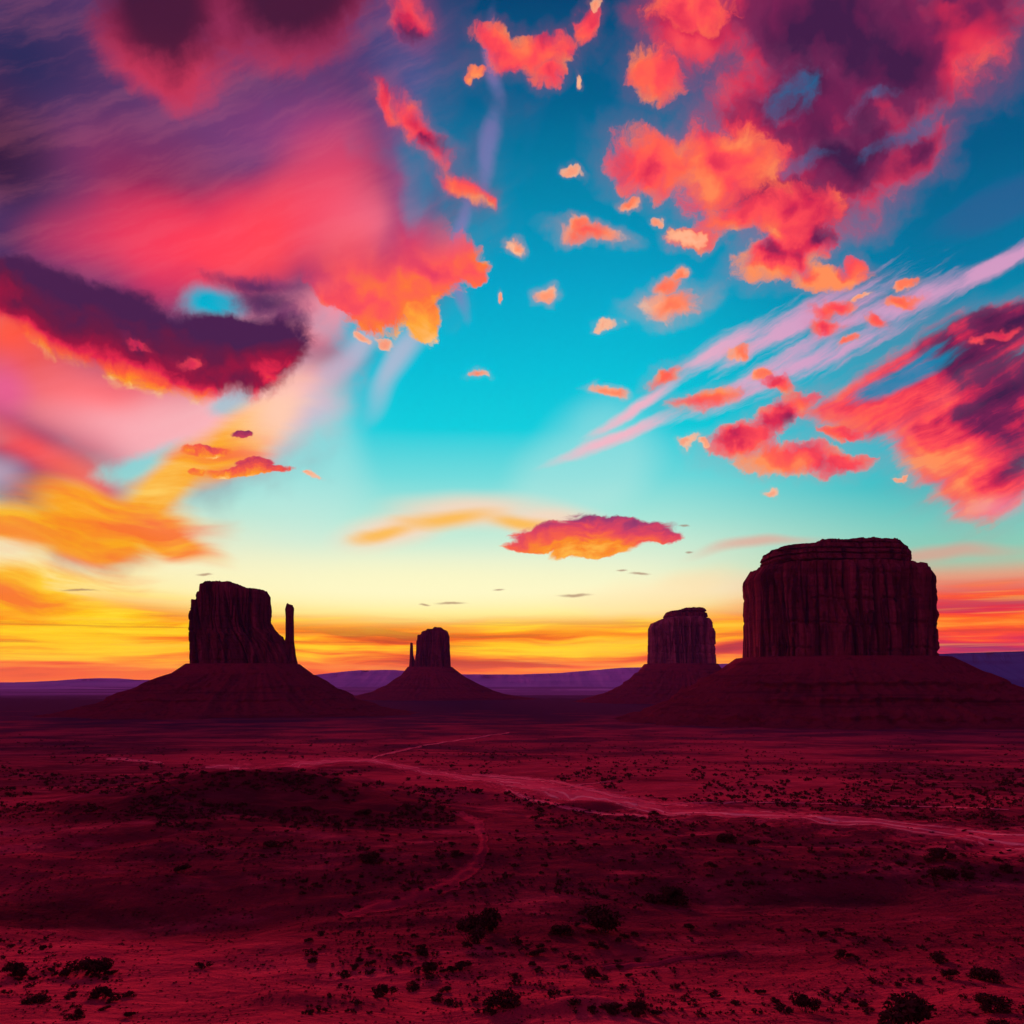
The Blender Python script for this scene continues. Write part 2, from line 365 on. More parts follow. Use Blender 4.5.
tt = tt - G.step(blob(PL, (40, 320, 120, 60, -12)), 0.0, 1.0, True, 0.12, 0.0) + G.step(blob(PL, (285, 372, 90, 50, 10)), 0.0, 1.0, True, 0.52, 0.0)
sky = G.mix(G.step(dd + (F - 0.5) * 0.95 + (FF - 0.5) * 0.12, -0.04, 0.30), sky, G.ramp(tt, LD))
# ---- small red clouds on the plume, lens-shaped cloud, puffs
SM = [(0.0, lin((120, 44, 96))), (0.35, lin((200, 60, 90))), (0.6, lin((245, 90, 70))), (0.8, lin((252, 150, 40))), (1.0, lin((255, 210, 130)))]


def flat_cloud(sky, lst, row, span, amp=1.0, k=0.2, stops=SM, emb=0.6, nz=None, mid=0.5, soft=0.25, wv=0.25):
    vec = G.v('ADD', P, G.v('SCALE', W2, wv))
    n = nz or FF
    d = blobs(vec, lst, k) + (n - 0.5) * amp
    t = mid - (V - uv(512, row)[1]) * (100.0 / span) * 0.5 + EMB * emb + (n - 0.5) * 0.9
    return G.mix(G.step(d, 0.0, soft), sky, G.ramp(t, stops))


sky = flat_cloud(sky, [(205, 450, 28, 8, 2), (240, 431, 13, 5, 0)], 446, 26, amp=0.7, mid=0.30)
sky = flat_cloud(sky, [(250, 471, 48, 7, 3), (255, 463, 20, 6, 0), (197, 473, 10, 4)], 470, 22, amp=0.7, mid=0.42)
sky = flat_cloud(sky, [(595, 536, 92, 14, 2), (615, 528, 56, 14, -8), (555, 543, 54, 8, 6), (645, 534, 44, 8, -4), (590, 551, 44, 10, 4)], 537, 34, amp=0.9, nz=LS, mid=0.52, soft=0.2,
                 stops=[(0.0, lin((96, 52, 110))), (0.25, lin((170, 62, 110))), (0.42, lin((222, 70, 96))), (0.58, lin((246, 96, 74))), (0.75, lin((250, 140, 40))), (1.0, lin((255, 200, 80)))])
PUFF = [(0.0, lin((206, 70, 104))), (0.3, lin((250, 92, 90))), (0.6, lin((255, 128, 92))), (0.85, lin((255, 168, 130))), (1.0, lin((255, 214, 176)))]
sky = cumulus(sky, [(590, 232, 38, 13, -8), (575, 222, 14, 10), (672, 303, 40, 20, 8), (668, 280, 16, 12), (680, 268, 8, 8), (548, 297, 14, 11, -20), (515, 244, 9, 10), (632, 196, 13, 8), (610, 394, 24, 7, -6)], 0.1, 0.85, 0.0, 0.36, bias=0.80, dens=0.25, stops=PUFF, emb=0.8, halo=0.2)
sky = cumulus(sky, [(572, 172, 13, 6), (664, 216, 9, 6), (612, 326, 13, 6), (475, 381, 12, 5), (692, 447, 13, 6), (708, 450, 5, 4), (775, 497, 9, 5), (360, 340, 11, 6, -20), (382, 349, 11, 7, -20), (594, 2, 8, 8), (500, 296, 3, 4), (578, 84, 4, 8), (905, 472, 5, 3), (310, 480, 8, 3), (686, 232, 20, 9)], 0.05, 0.9, 0.0, 0.28, bias=0.95, dens=0.2, stops=PUFF, emb=0.6, strength=0.92, halo=0.1)
sky = cumulus(sky, [(672, 375, 24, 11, 25), (710, 402, 40, 14, 12), (780, 380, 22, 8, -20), (832, 312, 32, 12, 10), (820, 330, 22, 10, 0), (900, 300, 20, 8, 0), (870, 325, 14, 8)], 0.15, 0.9, 0.0, 0.4, bias=0.72, dens=0.2, emb=0.7)
sky = cumulus(sky, [(738, 352, 14, 6, 20), (858, 300, 12, 5, 10), (760, 372, 10, 4, 15), (905, 282, 12, 5, 20), (845, 345, 10, 5, 10)], 0.05, 0.9, 0.0, 0.36, bias=0.80, dens=0.2, stops=PUFF, emb=0.7)
sky = cumulus(sky, [(985, 336, 14, 6, 15), (1010, 330, 20, 7, 10), (140, 345, 20, 5, -24), (188, 362, 14, 7, -20)], 0.1, 0.6, 0.0, 0.5, bias=0.52, dens=0.1, emb=0.4)
tiny = blobs(G.v('ADD', P, G.v('SCALE', W2, 0.08)), [(575, 595, 22, 2.2), (450, 603, 20, 2), (424, 605, 8, 1.6), (205, 574, 11, 1.8), (640, 574, 14, 2), (622, 571, 8, 1.4), (80, 590, 24, 1.6), (684, 526, 8, 1.6), (890, 578, 16, 2), (500, 590, 8, 1.4), (690, 552, 6, 1.5)], 0.05)
sky = G.mix(G.step(tiny, 0.0, 0.8, True, 0.0, 0.7), sky, lin((160, 110, 90)))

low_sky_boost = G.ramp(V * 0.5, [(0.0, (0.703, 0.682, 0.661, 1)), (0.077, (0.703, 0.682, 0.661, 1)), (0.12, (0.634, 0.615, 0.596, 1)), (0.172, (0.591, 0.573, 0.555, 1)), (0.257, (0.559, 0.542, 0.525, 1)), (0.386, (0.538, 0.522, 0.506, 1)), (0.6, (0.524, 0.509, 0.493, 1)), (0.995, (0.515, 0.499, 0.484, 1))])
sky = G.mix(1.0, sky, low_sky_boost, 'MULTIPLY')
sky = G.mix(1.0, sky, (2.0, 2.0, 2.0, 1.0), 'MULTIPLY')                       # sky brightened low down to make up for the haze's dimming

# unseen sky beside and behind: violet fill added for cliffs and ground, brighter left
away = G.step(G.m('ABSOLUTE', U), math.radians(33) * FPX / 100, math.radians(85) * FPX / 100)
sky = G.mix(away, sky, G.mix(G.step(U, -5.0, 12.0), G.ramp(VN, [(0.0, lin((180, 94, 162))), (0.10, lin((236, 118, 170))), (0.35, lin((202, 102, 174))), (1.0, lin((110, 60, 130)))]), G.ramp(VN, [(0.0, lin((110, 60, 120))), (0.10, lin((140, 76, 136))), (0.35, lin((120, 66, 130))), (1.0, lin((70, 44, 104)))])))
sky = G.mix(G.step(V, -0.12, -0.01, True, 1.0, 0.0), sky, lin((40, 16, 36)))

bg = G.new('ShaderNodeBackground')
G.t.links.new(sky.s, bg.inputs[0]); bg.inputs[1].default_value = 1.0
wo = G.new('ShaderNodeOutputWorld')
G.t.links.new(bg.outputs[0], wo.inputs[0])

# ------------------------------------------------------------------ the low sun, and tools
sun_d = bpy.data.lights.new("sun", 'SUN')
sun_d.energy = 5.0
sun_d.angle = math.radians(9.0)
sun_d.color = (1.0, 0.20, 0.30)
sun = bpy.data.objects.new("sun", sun_d)
COL.objects.link(sun)
sun.location = (0, 0, 900)
# the lamp shines along its local -Z
sdir = (math.sin(SUN_AZ) * math.cos(SUN_EL), math.cos(SUN_AZ) * math.cos(SUN_EL), math.sin(SUN_EL))
from mathutils import Vector
sun.rotation_euler = Vector(sdir).to_track_quat('Z', 'Y').to_euler()

rng = np.random.default_rng(11)
random.seed(5)


def hash2(ix, iy, seed):
    h = (ix.astype(np.int64) * 374761393 + iy.astype(np.int64) * 668265263 + seed * 974634777) & 0xFFFFFFFF
    h = ((h ^ (h >> 13)) * 1274126177) & 0xFFFFFFFF
    return ((h ^ (h >> 16)) & 0xFFFF) / 65535.0 * 2 - 1


def vnoise(x, y, seed=0):
    x = np.asarray(x, float); y = np.asarray(y, float)
    ix, iy = np.floor(x), np.floor(y)
    fx, fy = x - ix, y - iy
    fx = fx * fx * fx * (fx * (fx * 6 - 15) + 10); fy = fy * fy * fy * (fy * (fy * 6 - 15) + 10)
    a, b = hash2(ix, iy, seed), hash2(ix + 1, iy, seed)
    c, d = hash2(ix, iy + 1, seed), hash2(ix + 1, iy + 1, seed)
    return (a + (b - a) * fx) * (1 - fy) + (c + (d - c) * fx) * fy


def fbm(x, y, seed=0, octv=4, rough=0.5):
    s, amp, tot = 0.0, 1.0, 0.0
    for o in range(octv):
        s = s + amp * vnoise(x * 2 ** o + 17.3 * o, y * 2 ** o - 9.1 * o, seed + o * 31)
        tot += amp; amp *= rough
    return s / tot


def sstep(x, a, b):
    t = np.clip((x - a) / (b - a), 0, 1)
    return t * t * (3 - 2 * t)


DROP_D = np.array([0, 8, 15, 30, 50, 80, 110, 130, 150, 180, 220, 270, 340, 430, 700, 1200, 2000, 60000.])
DROP_H = np.array([1.7, 3.6, 6.2, 10.4, 12.7, 13.9, 15.4, 16.6, 17.85, 19.6, 21.9, 24.7, 28.4, 32.4, 40.0, 44.6, 46.0, 46.0])
# smooth version of the table
_dd = np.concatenate([np.linspace(0, 600, 1201), np.geomspace(601, 60000, 600)])
_hh = np.interp(_dd, DROP_D, DROP_H)
_k = np.ones(25) / 25
_h1 = np.convolve(np.pad(_hh[:1201], 12, mode='edge'), _k, 'valid')
_hh[12:1189] = _h1[12:1189]


def ground_z(x, y):
    x = np.asarray(x, float); y = np.asarray(y, float)
    d = np.maximum(y, 0.0)
    z = CAM_Z - np.interp(d, _dd, _hh)
    r = np.hypot(x, y)
    near = sstep(r, 6, 26)
    z = z + near * 0.58 * fbm(x / 9.0, y / 9.0, 1, 4) * (1 - sstep(r, 120, 260))
    z = z + sstep(r, 40, 110) * 0.9 * fbm(x / 34.0, y / 34.0, 5, 4) * (1 - sstep(r, 700, 1600) * 0.7)
    z = z + sstep(r, 200, 500) * 2.0 * fbm(x / 160.0, y / 130.0, 9, 4) * (1 - sstep(r, 2500, 6000) * 0.5)
    z = z + sstep(r, 2500, 6000) * 9.0 * fbm(x / 2600.0, y / 900.0, 13, 4)
    # the low dome left of centre, and a second swell nearer
    z = z + 4.4 * np.exp(-(((x + 34) / 20) ** 2 + ((y - 138) / 34) ** 2)) * (1 + 0.25 * fbm(x / 7, y / 7, 21, 3))
    z = z + 1.1 * np.exp(-(((x + 50) / 22) ** 2 + ((y - 150) / 22) ** 2))
    # hollows in the foreground left and right
    z = z - 1.0 * np.exp(-(((x + 22) / 12) ** 2 + ((y - 56) / 8) ** 2)) - 1.1 * np.exp(-(((x - 17) / 9) ** 2 + ((y - 62) / 6) ** 2))
    # sandy lip at the bottom of the frame
    z = z + (0.75 + 0.25 * fbm(x / 2.5, y / 2.5, 41, 3)) * (1.0 * np.exp(-(((x - 1.6) / 3.4) ** 2 + ((y - 30.0) / 1.3) ** 2)) + 0.75 * np.exp(-(((x + 6.5) / 3.0) ** 2 + ((y - 31.5) / 1.4) ** 2)))
    return z


def unproject(px, py, tmin=12.0, tmax=26000.0):
    """the spot of the ground seen at a pixel of the photograph (arrays welcome)"""
    px = np.atleast_1d(np.asarray(px, float)); py = np.atleast_1d(np.asarray(py, float))
    ts = np.geomspace(tmin, tmax, 700)
    X = (px[:, None] - 512) / FPX * ts; Z = CAM_Z + (HORIZON - py[:, None]) / FPX * ts
    below = Z <= ground_z(X, np.broadcast_to(ts, X.shape))
    i = np.argmax(below, axis=1)
    i = np.where(below.any(axis=1), i, len(ts) - 1)
    lo, hi = ts[np.maximum(i - 1, 0)], ts[i]
    for _ in range(14):
        mid = (lo + hi) / 2
        b = CAM_Z + (HORIZON - py) / FPX * mid <= ground_z((px - 512) / FPX * mid, mid)
        hi = np.where(b, mid, hi); lo = np.where(b, lo, mid)
    t = (lo + hi) / 2
    x = (px - 512) / FPX * t
    return x, t, ground_z(x, t)


def mesh_obj(name, verts, faces, mat, parent=None, smooth=True, link=True):
    """verts (n,3), faces (m,3) or (m,4) arrays -> one mesh object"""
    verts = np.asarray(verts, np.float32); faces = np.asarray(faces, np.int32)
    me = bpy.data.meshes.new(name)
    k = faces.shape[1]
    me.vertices.add(len(verts)); me.vertices.foreach_set('co', verts.ravel())
    me.loops.add(faces.size); me.loops.foreach_set('vertex_index', faces.ravel())
    me.polygons.add(len(faces))
    me.polygons.foreach_set('loop_start', np.arange(0, faces.size, k, dtype=np.int32))
    me.polygons.foreach_set('loop_total', np.full(len(faces), k, np.int32))
    me.update(calc_edges=True); me.validate()
    me.polygons.foreach_set('use_smooth', np.full(len(me.polygons), smooth))
    me.materials.append(mat)
    o = bpy.data.objects.new(name, me)
    if link: COL.objects.link(o)
    if parent is not None: o.parent = parent
    return o


def grid_faces(nr, nc, wrap=False):
    r = np.arange(nr - 1)[:, None]; c = np.arange(nc if wrap else nc - 1)[None, :]
    c2 = (c + 1) % nc
    a = r * nc + c; b = r * nc + c2; d = (r + 1) * nc + c; e = (r + 1) * nc + c2
    return np.stack([a, b, e, d], -1).reshape(-1, 4)


def tag(o, label=None, cat=None, group=None, kind=None):
    if label: o['label'] = label
    if cat: o['category'] = cat
    if group: o['group'] = group
    if kind: o['kind'] = kind
    return o


def thing(name, label, cat, loc, group=None):
    o = bpy.data.objects.new(name, None)
    o.empty_display_size = 1.0
    COL.objects.link(o); o.location = loc
    return tag(o, label, cat, group)


# ------------------------------------------------------------------ materials
def new_mat(name, rough=0.95):
    m = bpy.data.materials.new(name); m.use_nodes = True
    g = Graph(m.node_tree)
    bs = m.node_tree.nodes['Principled BSDF']
    bs.inputs['Roughness'].default_value = rough
    bs.inputs['Specular IOR Level'].default_value = 0.0
    return m, g, bs


def bump(g, bs, h, strength, dist):
    n = g.new('ShaderNodeBump'); n.inputs['Strength'].default_value = strength; n.inputs['Distance'].default_value = dist
    g.put(n.inputs['Height'], h)
    g.t.links.new(n.outputs['Normal'], bs.inputs['Normal'])


def G_min(g, e):
    return g.m('MINIMUM', e, 1.0 - e)


def G_len(g, O, c, sz):
    return g.v('LENGTH', g.v('MULTIPLY', g.v('SUBTRACT', O, (c[0], c[1], 0.0)), (1 / sz[0], 1 / sz[1], 0.0)))


def sand_material(name, base, dark, pale, road=False, edge_fade=False):
    m, g, bs = new_mat(name)
    t = g.new('ShaderNodeTexCoord'); O = S(g, t.outputs['Object'])
    big = g.noise(O, 0.012, 5.0, 0.6); mid = g.noise(O, 0.11, 5.0, 0.65); fine = g.noise(O, 1.6, 6.0, 0.7)
    col = g.mix(g.step(big, 0.42, 0.62), base, dark)
    col = g.mix(g.step(mid, 0.50, 0.72) * 0.75, col, pale)
    col = g.mix(g.step(fine, 0.52, 0.70) * 0.65, col, dark)
    if road:                              # pale wheel ruts pressed along the track
        at = g.new('ShaderNodeAttribute', attribute_name='across')
        ac = S(g, at.outputs['Fac']) + (g.noise(O, 0.008, 2.0, 0.5) - 0.5) * 0.16
        for c, wd in ((0.25, 0.035), (0.62, 0.045), (0.80, 0.03)):
            col = g.mix(g.step(g.m('ABSOLUTE', ac - c), wd, wd * 0.3) * g.step(g.noise(O, 0.09, 3.0, 0.6), 0.36, 0.52), col, (0.90, 0.25, 0.28, 1))
    g.put(bs.inputs['Base Color'], col)
    if edge_fade:                         # the worn bed thins out into the sand at its sides
        at = g.new('ShaderNodeAttribute', attribute_name='across'); e = S(g, at.outputs['Fac'])
        side = G_min(g, e) + (g.noise(O, 0.35, 5.0, 0.65) - 0.5) * 0.55 + (fine - 0.5) * 0.3
        g.put(bs.inputs['Alpha'], g.step(side, 0.02, 0.26))
    if not road and not edge_fade:
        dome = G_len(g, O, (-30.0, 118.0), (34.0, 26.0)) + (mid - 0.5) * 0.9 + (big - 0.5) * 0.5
        col = g.mix(g.step(dome, 1.15, 0.5) * 0.70, col, (0.10, 0.007, 0.020, 1))      # shade painted on the near side of the low dome
        for c, sz in (((-26.0, 57.0), (11.0, 4.5)), ((19.0, 62.0), (9.0, 3.2))):      # and painted shade in the two hollows
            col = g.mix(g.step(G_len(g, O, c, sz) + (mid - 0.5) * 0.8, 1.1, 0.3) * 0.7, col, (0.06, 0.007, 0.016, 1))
        # beyond the buttes: dark sage flats, then violet distance haze painted into the ground colour
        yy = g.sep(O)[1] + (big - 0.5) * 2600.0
        haze_bands = g.noise(g.mapping(O, scale=(0.0003, 0.0016, 0.01), kind='POINT'), 1.0, 4.0, 0.6)
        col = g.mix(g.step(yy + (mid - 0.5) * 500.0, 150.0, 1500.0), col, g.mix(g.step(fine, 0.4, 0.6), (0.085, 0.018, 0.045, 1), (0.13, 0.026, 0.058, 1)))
        col = g.mix(g.step(yy, 2600.0, 4600.0) * g.step(haze_bands, 0.40, 0.56, True, 0.35, 1.0), col, (0.34, 0.12, 0.34, 1))
        g.put(bs.inputs['Base Color'], col)
    bump(g, bs, g.noise(O, 0.07, 3.0, 0.6) * 3.4 + g.noise(O, 0.36, 4.0, 0.65) * 1.1 + fine * 0.32 + g.noise(O, 7.0, 3.0, 0.7) * 0.06, 1.0, 1.0)
    return m


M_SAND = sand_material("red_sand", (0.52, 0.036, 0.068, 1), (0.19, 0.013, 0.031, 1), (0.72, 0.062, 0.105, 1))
M_PATH = sand_material("path_sand", (0.74, 0.060, 0.112, 1), (0.46, 0.030, 0.064, 1), (0.84, 0.095, 0.15, 1), False, True)
M_TRAIL = sand_material("trail_sand", (0.60, 0.043, 0.088, 1), (0.34, 0.020, 0.050, 1), (0.70, 0.070, 0.118, 1), False, True)
M_ROAD = sand_material("road_dust", (0.82, 0.085, 0.140, 1), (0.68, 0.058, 0.105, 1), (0.88, 0.15, 0.20, 1), True, True)


def rock_material(name, base, dark, pale, size):
    m, g, bs = new_mat(name, 0.9)
    t = g.new('ShaderNodeTexCoord'); O = S(g, t.outputs['Object'])
    strata = g.noise(g.mapping(O, scale=(0.004 / size, 0.004 / size, 0.16 / size), kind='POINT'), 1.0, 4.0, 0.6)
    streak = g.noise(g.mapping(O, scale=(0.11 / size, 0.11 / size, 0.009 / size), kind='POINT'), 1.0, 5.0, 0.6)
    grit = g.noise(O, 0.22 / size, 6.0, 0.7)
    col = g.mix(g.step(strata, 0.48, 0.66) * 0.4, base, dark)
    col = g.mix(g.step(streak, 0.50, 0.62) * 0.9, col, dark)
    col = g.mix(g.step(streak, 0.46, 0.36) * 0.6, col, pale)
    col = g.mix(g.step(grit, 0.5, 0.7) * 0.4, col, dark)
    g.put(bs.inputs['Base Color'], col)
    bump(g, bs, strata * 0.35 + streak * 1.2 + grit * 0.6, 1.0, 4.0 * size)
    return m


M_CLIFF = rock_material("sandstone_cliff", (0.20, 0.024, 0.034, 1), (0.05, 0.006, 0.012, 1), (0.32, 0.052, 0.062, 1), 1.0)
M_CLIFF_PALE = rock_material("pale_sandstone_cliff", (0.34, 0.075, 0.095, 1), (0.14, 0.026, 0.045, 1), (0.52, 0.16, 0.18, 1), 2.0)


def talus_material(name, base, dark):
    m, g, bs = new_mat(name)
    t = g.new('ShaderNodeTexCoord'); O = S(g, t.outputs['Object'])
    band = g.noise(g.mapping(O, scale=(0.003, 0.003, 0.11), kind='POINT'), 1.0, 4.0, 0.6)
    rub = g.noise(O, 0.12, 6.0, 0.72)
    col = g.mix(g.step(band, 0.54, 0.62) * 0.6, base, dark)
    col = g.mix(g.step(rub, 0.50, 0.66) * 0.7, col, dark)
    g.put(bs.inputs['Base Color'], col)
    bump(g, bs, band * 0.8 + rub + g.noise(O, 0.5, 4.0, 0.7) * 0.3, 1.0, 6.0)
    return m


M_TALUS = talus_material("talus_rubble", (0.26, 0.020, 0.036, 1), (0.11, 0.010, 0.021, 1))


def plain_material(name, c, c2):
    m, g, bs = new_mat(name)
    t = g.new('ShaderNodeTexCoord'); O = S(g, t.outputs['Object'])
    n = g.noise(g.mapping(O, scale=(0.0006, 0.0006, 0.02), kind='POINT'), 1.0, 4.0, 0.6)
    g.put(bs.inputs['Base Color'], g.mix(g.step(n, 0.42, 0.6), c, c2))
    return m


M_FAR = plain_material("far_mesa_hazed", (0.58, 0.24, 0.52, 1), (0.48, 0.19, 0.44, 1))  # lilac of distance haze painted into the mesa colour
M_FARBLUE = plain_material("far_plateau_hazed", (0.02, 0.10, 0.24, 1), (0.015, 0.06, 0.17, 1))  # blue of shade and haze painted into the plateau colour

# ------------------------------------------------------------------ ground: one sheet to the horizon
rows = np.concatenate([np.linspace(1120, 760, 520), np.linspace(759.6, 686.0, 230)])
dgrid = np.concatenate([np.linspace(0, 600, 6001), np.geomspace(601, 14800, 3000)])
rgrid = HORIZON + FPX * np.interp(dgrid, _dd, _hh) / np.maximum(dgrid, 0.5)
dr = np.interp(-rows, -rgrid[::1], dgrid)
rad = np.unique(np.concatenate([[0.6, 2, 4, 7, 11, 15], dr[(dr > 16)], np.geomspace(16, 14800, 260)]))
ang = np.concatenate([np.linspace(-180, -34, 90, endpoint=False), np.linspace(-34, 34, 800), np.linspace(34, 180, 91)[1:-1]])
A, R = np.meshgrid(np.radians(ang), rad)
gx, gy = R * np.sin(A), R * np.cos(A)
gv = np.stack([gx, gy, ground_z(gx, gy)], -1).reshape(-1, 3)
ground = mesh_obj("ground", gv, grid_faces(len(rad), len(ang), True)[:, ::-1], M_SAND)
tag(ground, kind='structure')
ground['label'] = "red desert floor of sand and low scrub running to the horizon"


# ------------------------------------------------------------------ dirt roads, draped on the ground
def strip(name, pairs, mat, label, n=260, m=18, lift=0.10, ragged=0.18):
    pr = np.array(pairs, float).reshape(len(pairs), 4)
    t = np.linspace(0, len(pr) - 1, n)
    i = np.clip(np.floor(t).astype(int), 0, len(pr) - 2); f = (t - i)[:, None]
    p0, p1, p2, p3 = pr[np.maximum(i - 1, 0)], pr[i], pr[i + 1], pr[np.minimum(i + 2, len(pr) - 1)]
    c = 0.5 * (2 * p1 + (p2 - p0) * f + (2 * p0 - 5 * p1 + 4 * p2 - p3) * f ** 2 + (3 * p1 - p0 - 3 * p2 + p3) * f ** 3)
    ax, ay, _ = unproject(c[:, 0], c[:, 1]); bx, by, _ = unproject(c[:, 2], c[:, 3])
    kk = np.ones(15) / 15                 # even out the wander the bumps of the ground put into it
    ax, ay, bx, by = (np.convolve(np.pad(q, 7, mode='edge'), kk, 'valid') for q in (ax, ay, bx, by))
    w = np.linspace(0, 1, m)[None, :]
    e0 = ragged * fbm(t * 2.2, t * 0 + 3.0, 71, 3)[:, None]; e1 = ragged * fbm(t * 2.2, t * 0 + 8.0, 77, 3)[:, None]
    ww = (w * (1 + e1 - e0) + e0)
    # where a swell hides the track in the photograph's view it still runs on behind it
    x = ax[:, None] + (bx - ax)[:, None] * ww; y = ay[:, None] + (by - ay)[:, None] * ww
    z = ground_z(x, y)
    # camber: two worn tracks, edges sinking into the sand
    prof = lift + 0.05 * np.cos((w - 0.5) * 4 * math.pi) - (lift + 0.25) * np.maximum(np.abs(w - 0.5) * 2 - 0.82, 0) / 0.18
    z = z + prof * np.ones_like(x)
    v = np.stack([x, y, z], -1).reshape(-1, 3)
    f_ = grid_faces(n, m)
    a, b, cc = v[f_[0, 0]], v[f_[0, 1]], v[f_[0, 2]]
    if np.cross(b - a, cc - a)[2] < 0: f_ = f_[:, ::-1]
    o = mesh_obj(name, v, f_, mat)
    at = o.data.attributes.new('across', 'FLOAT', 'POINT')
    at.data.foreach_set('value', np.repeat(w, n, 0).astype(np.float32).ravel())
    tag(o, label=label, kind='structure')
    return o


def hband(pts):      # (x, upper row, lower row)
    return [((x, a), (x, b)) for x, a, b in pts]


strip("dirt_road", hband([(1120, 838, 876), (1024, 832, 856), (930, 823, 843), (850, 815, 832), (768, 809, 824), (690, 805, 819), (640, 799, 815), (595, 790, 809), (560, 783, 802), (530, 779, 794), (500, 777, 787), (460, 773, 781), (425, 768, 775), (395, 762, 769), (370, 758, 764), (345, 758, 763.5)]), M_ROAD,
      "wide pale dirt road curving in from the right edge")
strip("sandy_verge", hband([(1120, 826, 900), (1024, 824, 872), (930, 816, 856), (850, 809, 842), (768, 804, 834), (690, 800, 828), (640, 794, 823), (595, 785, 817), (560, 779, 810), (530, 775, 801), (500, 773, 793), (460, 769.5, 786), (425, 765, 779), (395, 759, 773), (350, 755, 767), (300, 757, 768), (230, 760, 773)]), M_PATH, "broad strip of bare churned sand on both sides of the road", lift=0.04, ragged=0.22)
strip("dirt_road", hband([(470, 774, 777), (505, 775, 778.5), (540, 778, 782), (575, 784, 789), (610, 793, 798), (650, 801, 805), (690, 805, 808)]), M_ROAD, "upper arm of the braided track round the bend", lift=0.12, n=140)
strip("dirt_road", hband([(505, 788, 793), (525, 795, 801), (560, 804, 810), (600, 810, 815.5), (650, 816, 820)]), M_ROAD, "lower arm of the braided track round the bend", lift=0.12, n=140)
strip("dirt_road", hband([(352, 759, 764), (320, 760, 765.5), (285, 762, 768), (255, 763, 770), (225, 764, 770), (205, 766, 769)]), M_ROAD, "pale bare track ending in a loop behind the low dome", lift=0.12)
strip("dirt_road", hband([(372, 757.5, 760), (395, 751, 753.5), (430, 744, 746), (470, 738, 739.6), (510, 732, 733.4)]), M_ROAD, "narrow far track running up from the road toward the plain", lift=0.25)
strip("dirt_road", hband([(632, 803.5, 806), (690, 803, 804.8), (760, 802, 803.8), (840, 803.6, 805.2), (900, 806, 807.6), (960, 807, 808.6), (1010, 810, 811.4)]), M_ROAD, "thin single track behind the wide dirt road", lift=0.10)
strip("dirt_road", hband([(548, 789, 792), (565, 786, 788.5), (590, 783, 785), (612, 780.5, 782)]), M_ROAD, "short spur leaving the outside of the road bend", lift=0.10, n=80)
strip("footpath", [((448, 812), (466, 810)), ((466, 822), (482, 819)), ((474, 834), (490, 832)), ((475, 848), (491, 848)), ((466, 861), (486, 866)), ((448, 874), (470, 884)), ((420, 886), (444, 900)), ((380, 896), (400, 914)), ((330, 905), (345, 920))], M_TRAIL, "faint sandy footpath curling down the side of the low dome", n=160, lift=0.06, ragged=0.2)
strip("footpath", [((600, 965), (600, 974)), ((640, 961), (640, 969)), ((690, 955), (690, 961)), ((740, 949), (740, 953))], M_TRAIL, "faint old wheel track between the foreground shrubs", n=60, lift=0.03, ragged=0.3)
strip("dirt_road", hband([(105, 758, 761.5), (125, 757.5, 761), (150, 760, 764), (165, 763, 765)]), M_ROAD, "small bare pale patch of ground far left", n=60, lift=0.12)


# ------------------------------------------------------------------ buttes
def axis_interp(tab, py):
    tab = sorted(tab); return np.interp(py, [a for a, b in tab], [b for a, b in tab])


def footprint(n, expo):
    # columns spread evenly along the outline
    th = np.linspace(0, 2 * math.pi, 20001)
    cx = np.sign(np.cos(th)) * np.abs(np.cos(th)) ** (2 / expo); cy = np.sign(np.sin(th)) * np.abs(np.sin(th)) ** (2 / expo)
    s = np.concatenate([[0], np.cumsum(np.hypot(np.diff(cx), np.diff(cy)))])
    ti = np.interp(np.linspace(0, s[-1], n, endpoint=False), s, th)
    cx = np.sign(np.cos(ti)) * np.abs(np.cos(ti)) ** (2 / expo); cy = np.sign(np.sin(ti)) * np.abs(np.sin(ti)) ** (2 / expo)
    nx = np.sign(cx) * np.abs(cx) ** (expo - 1); ny = np.sign(cy) * np.abs(cy) ** (expo - 1)
    l = np.hypot(nx, ny); return cx, cy, nx / l, ny / l


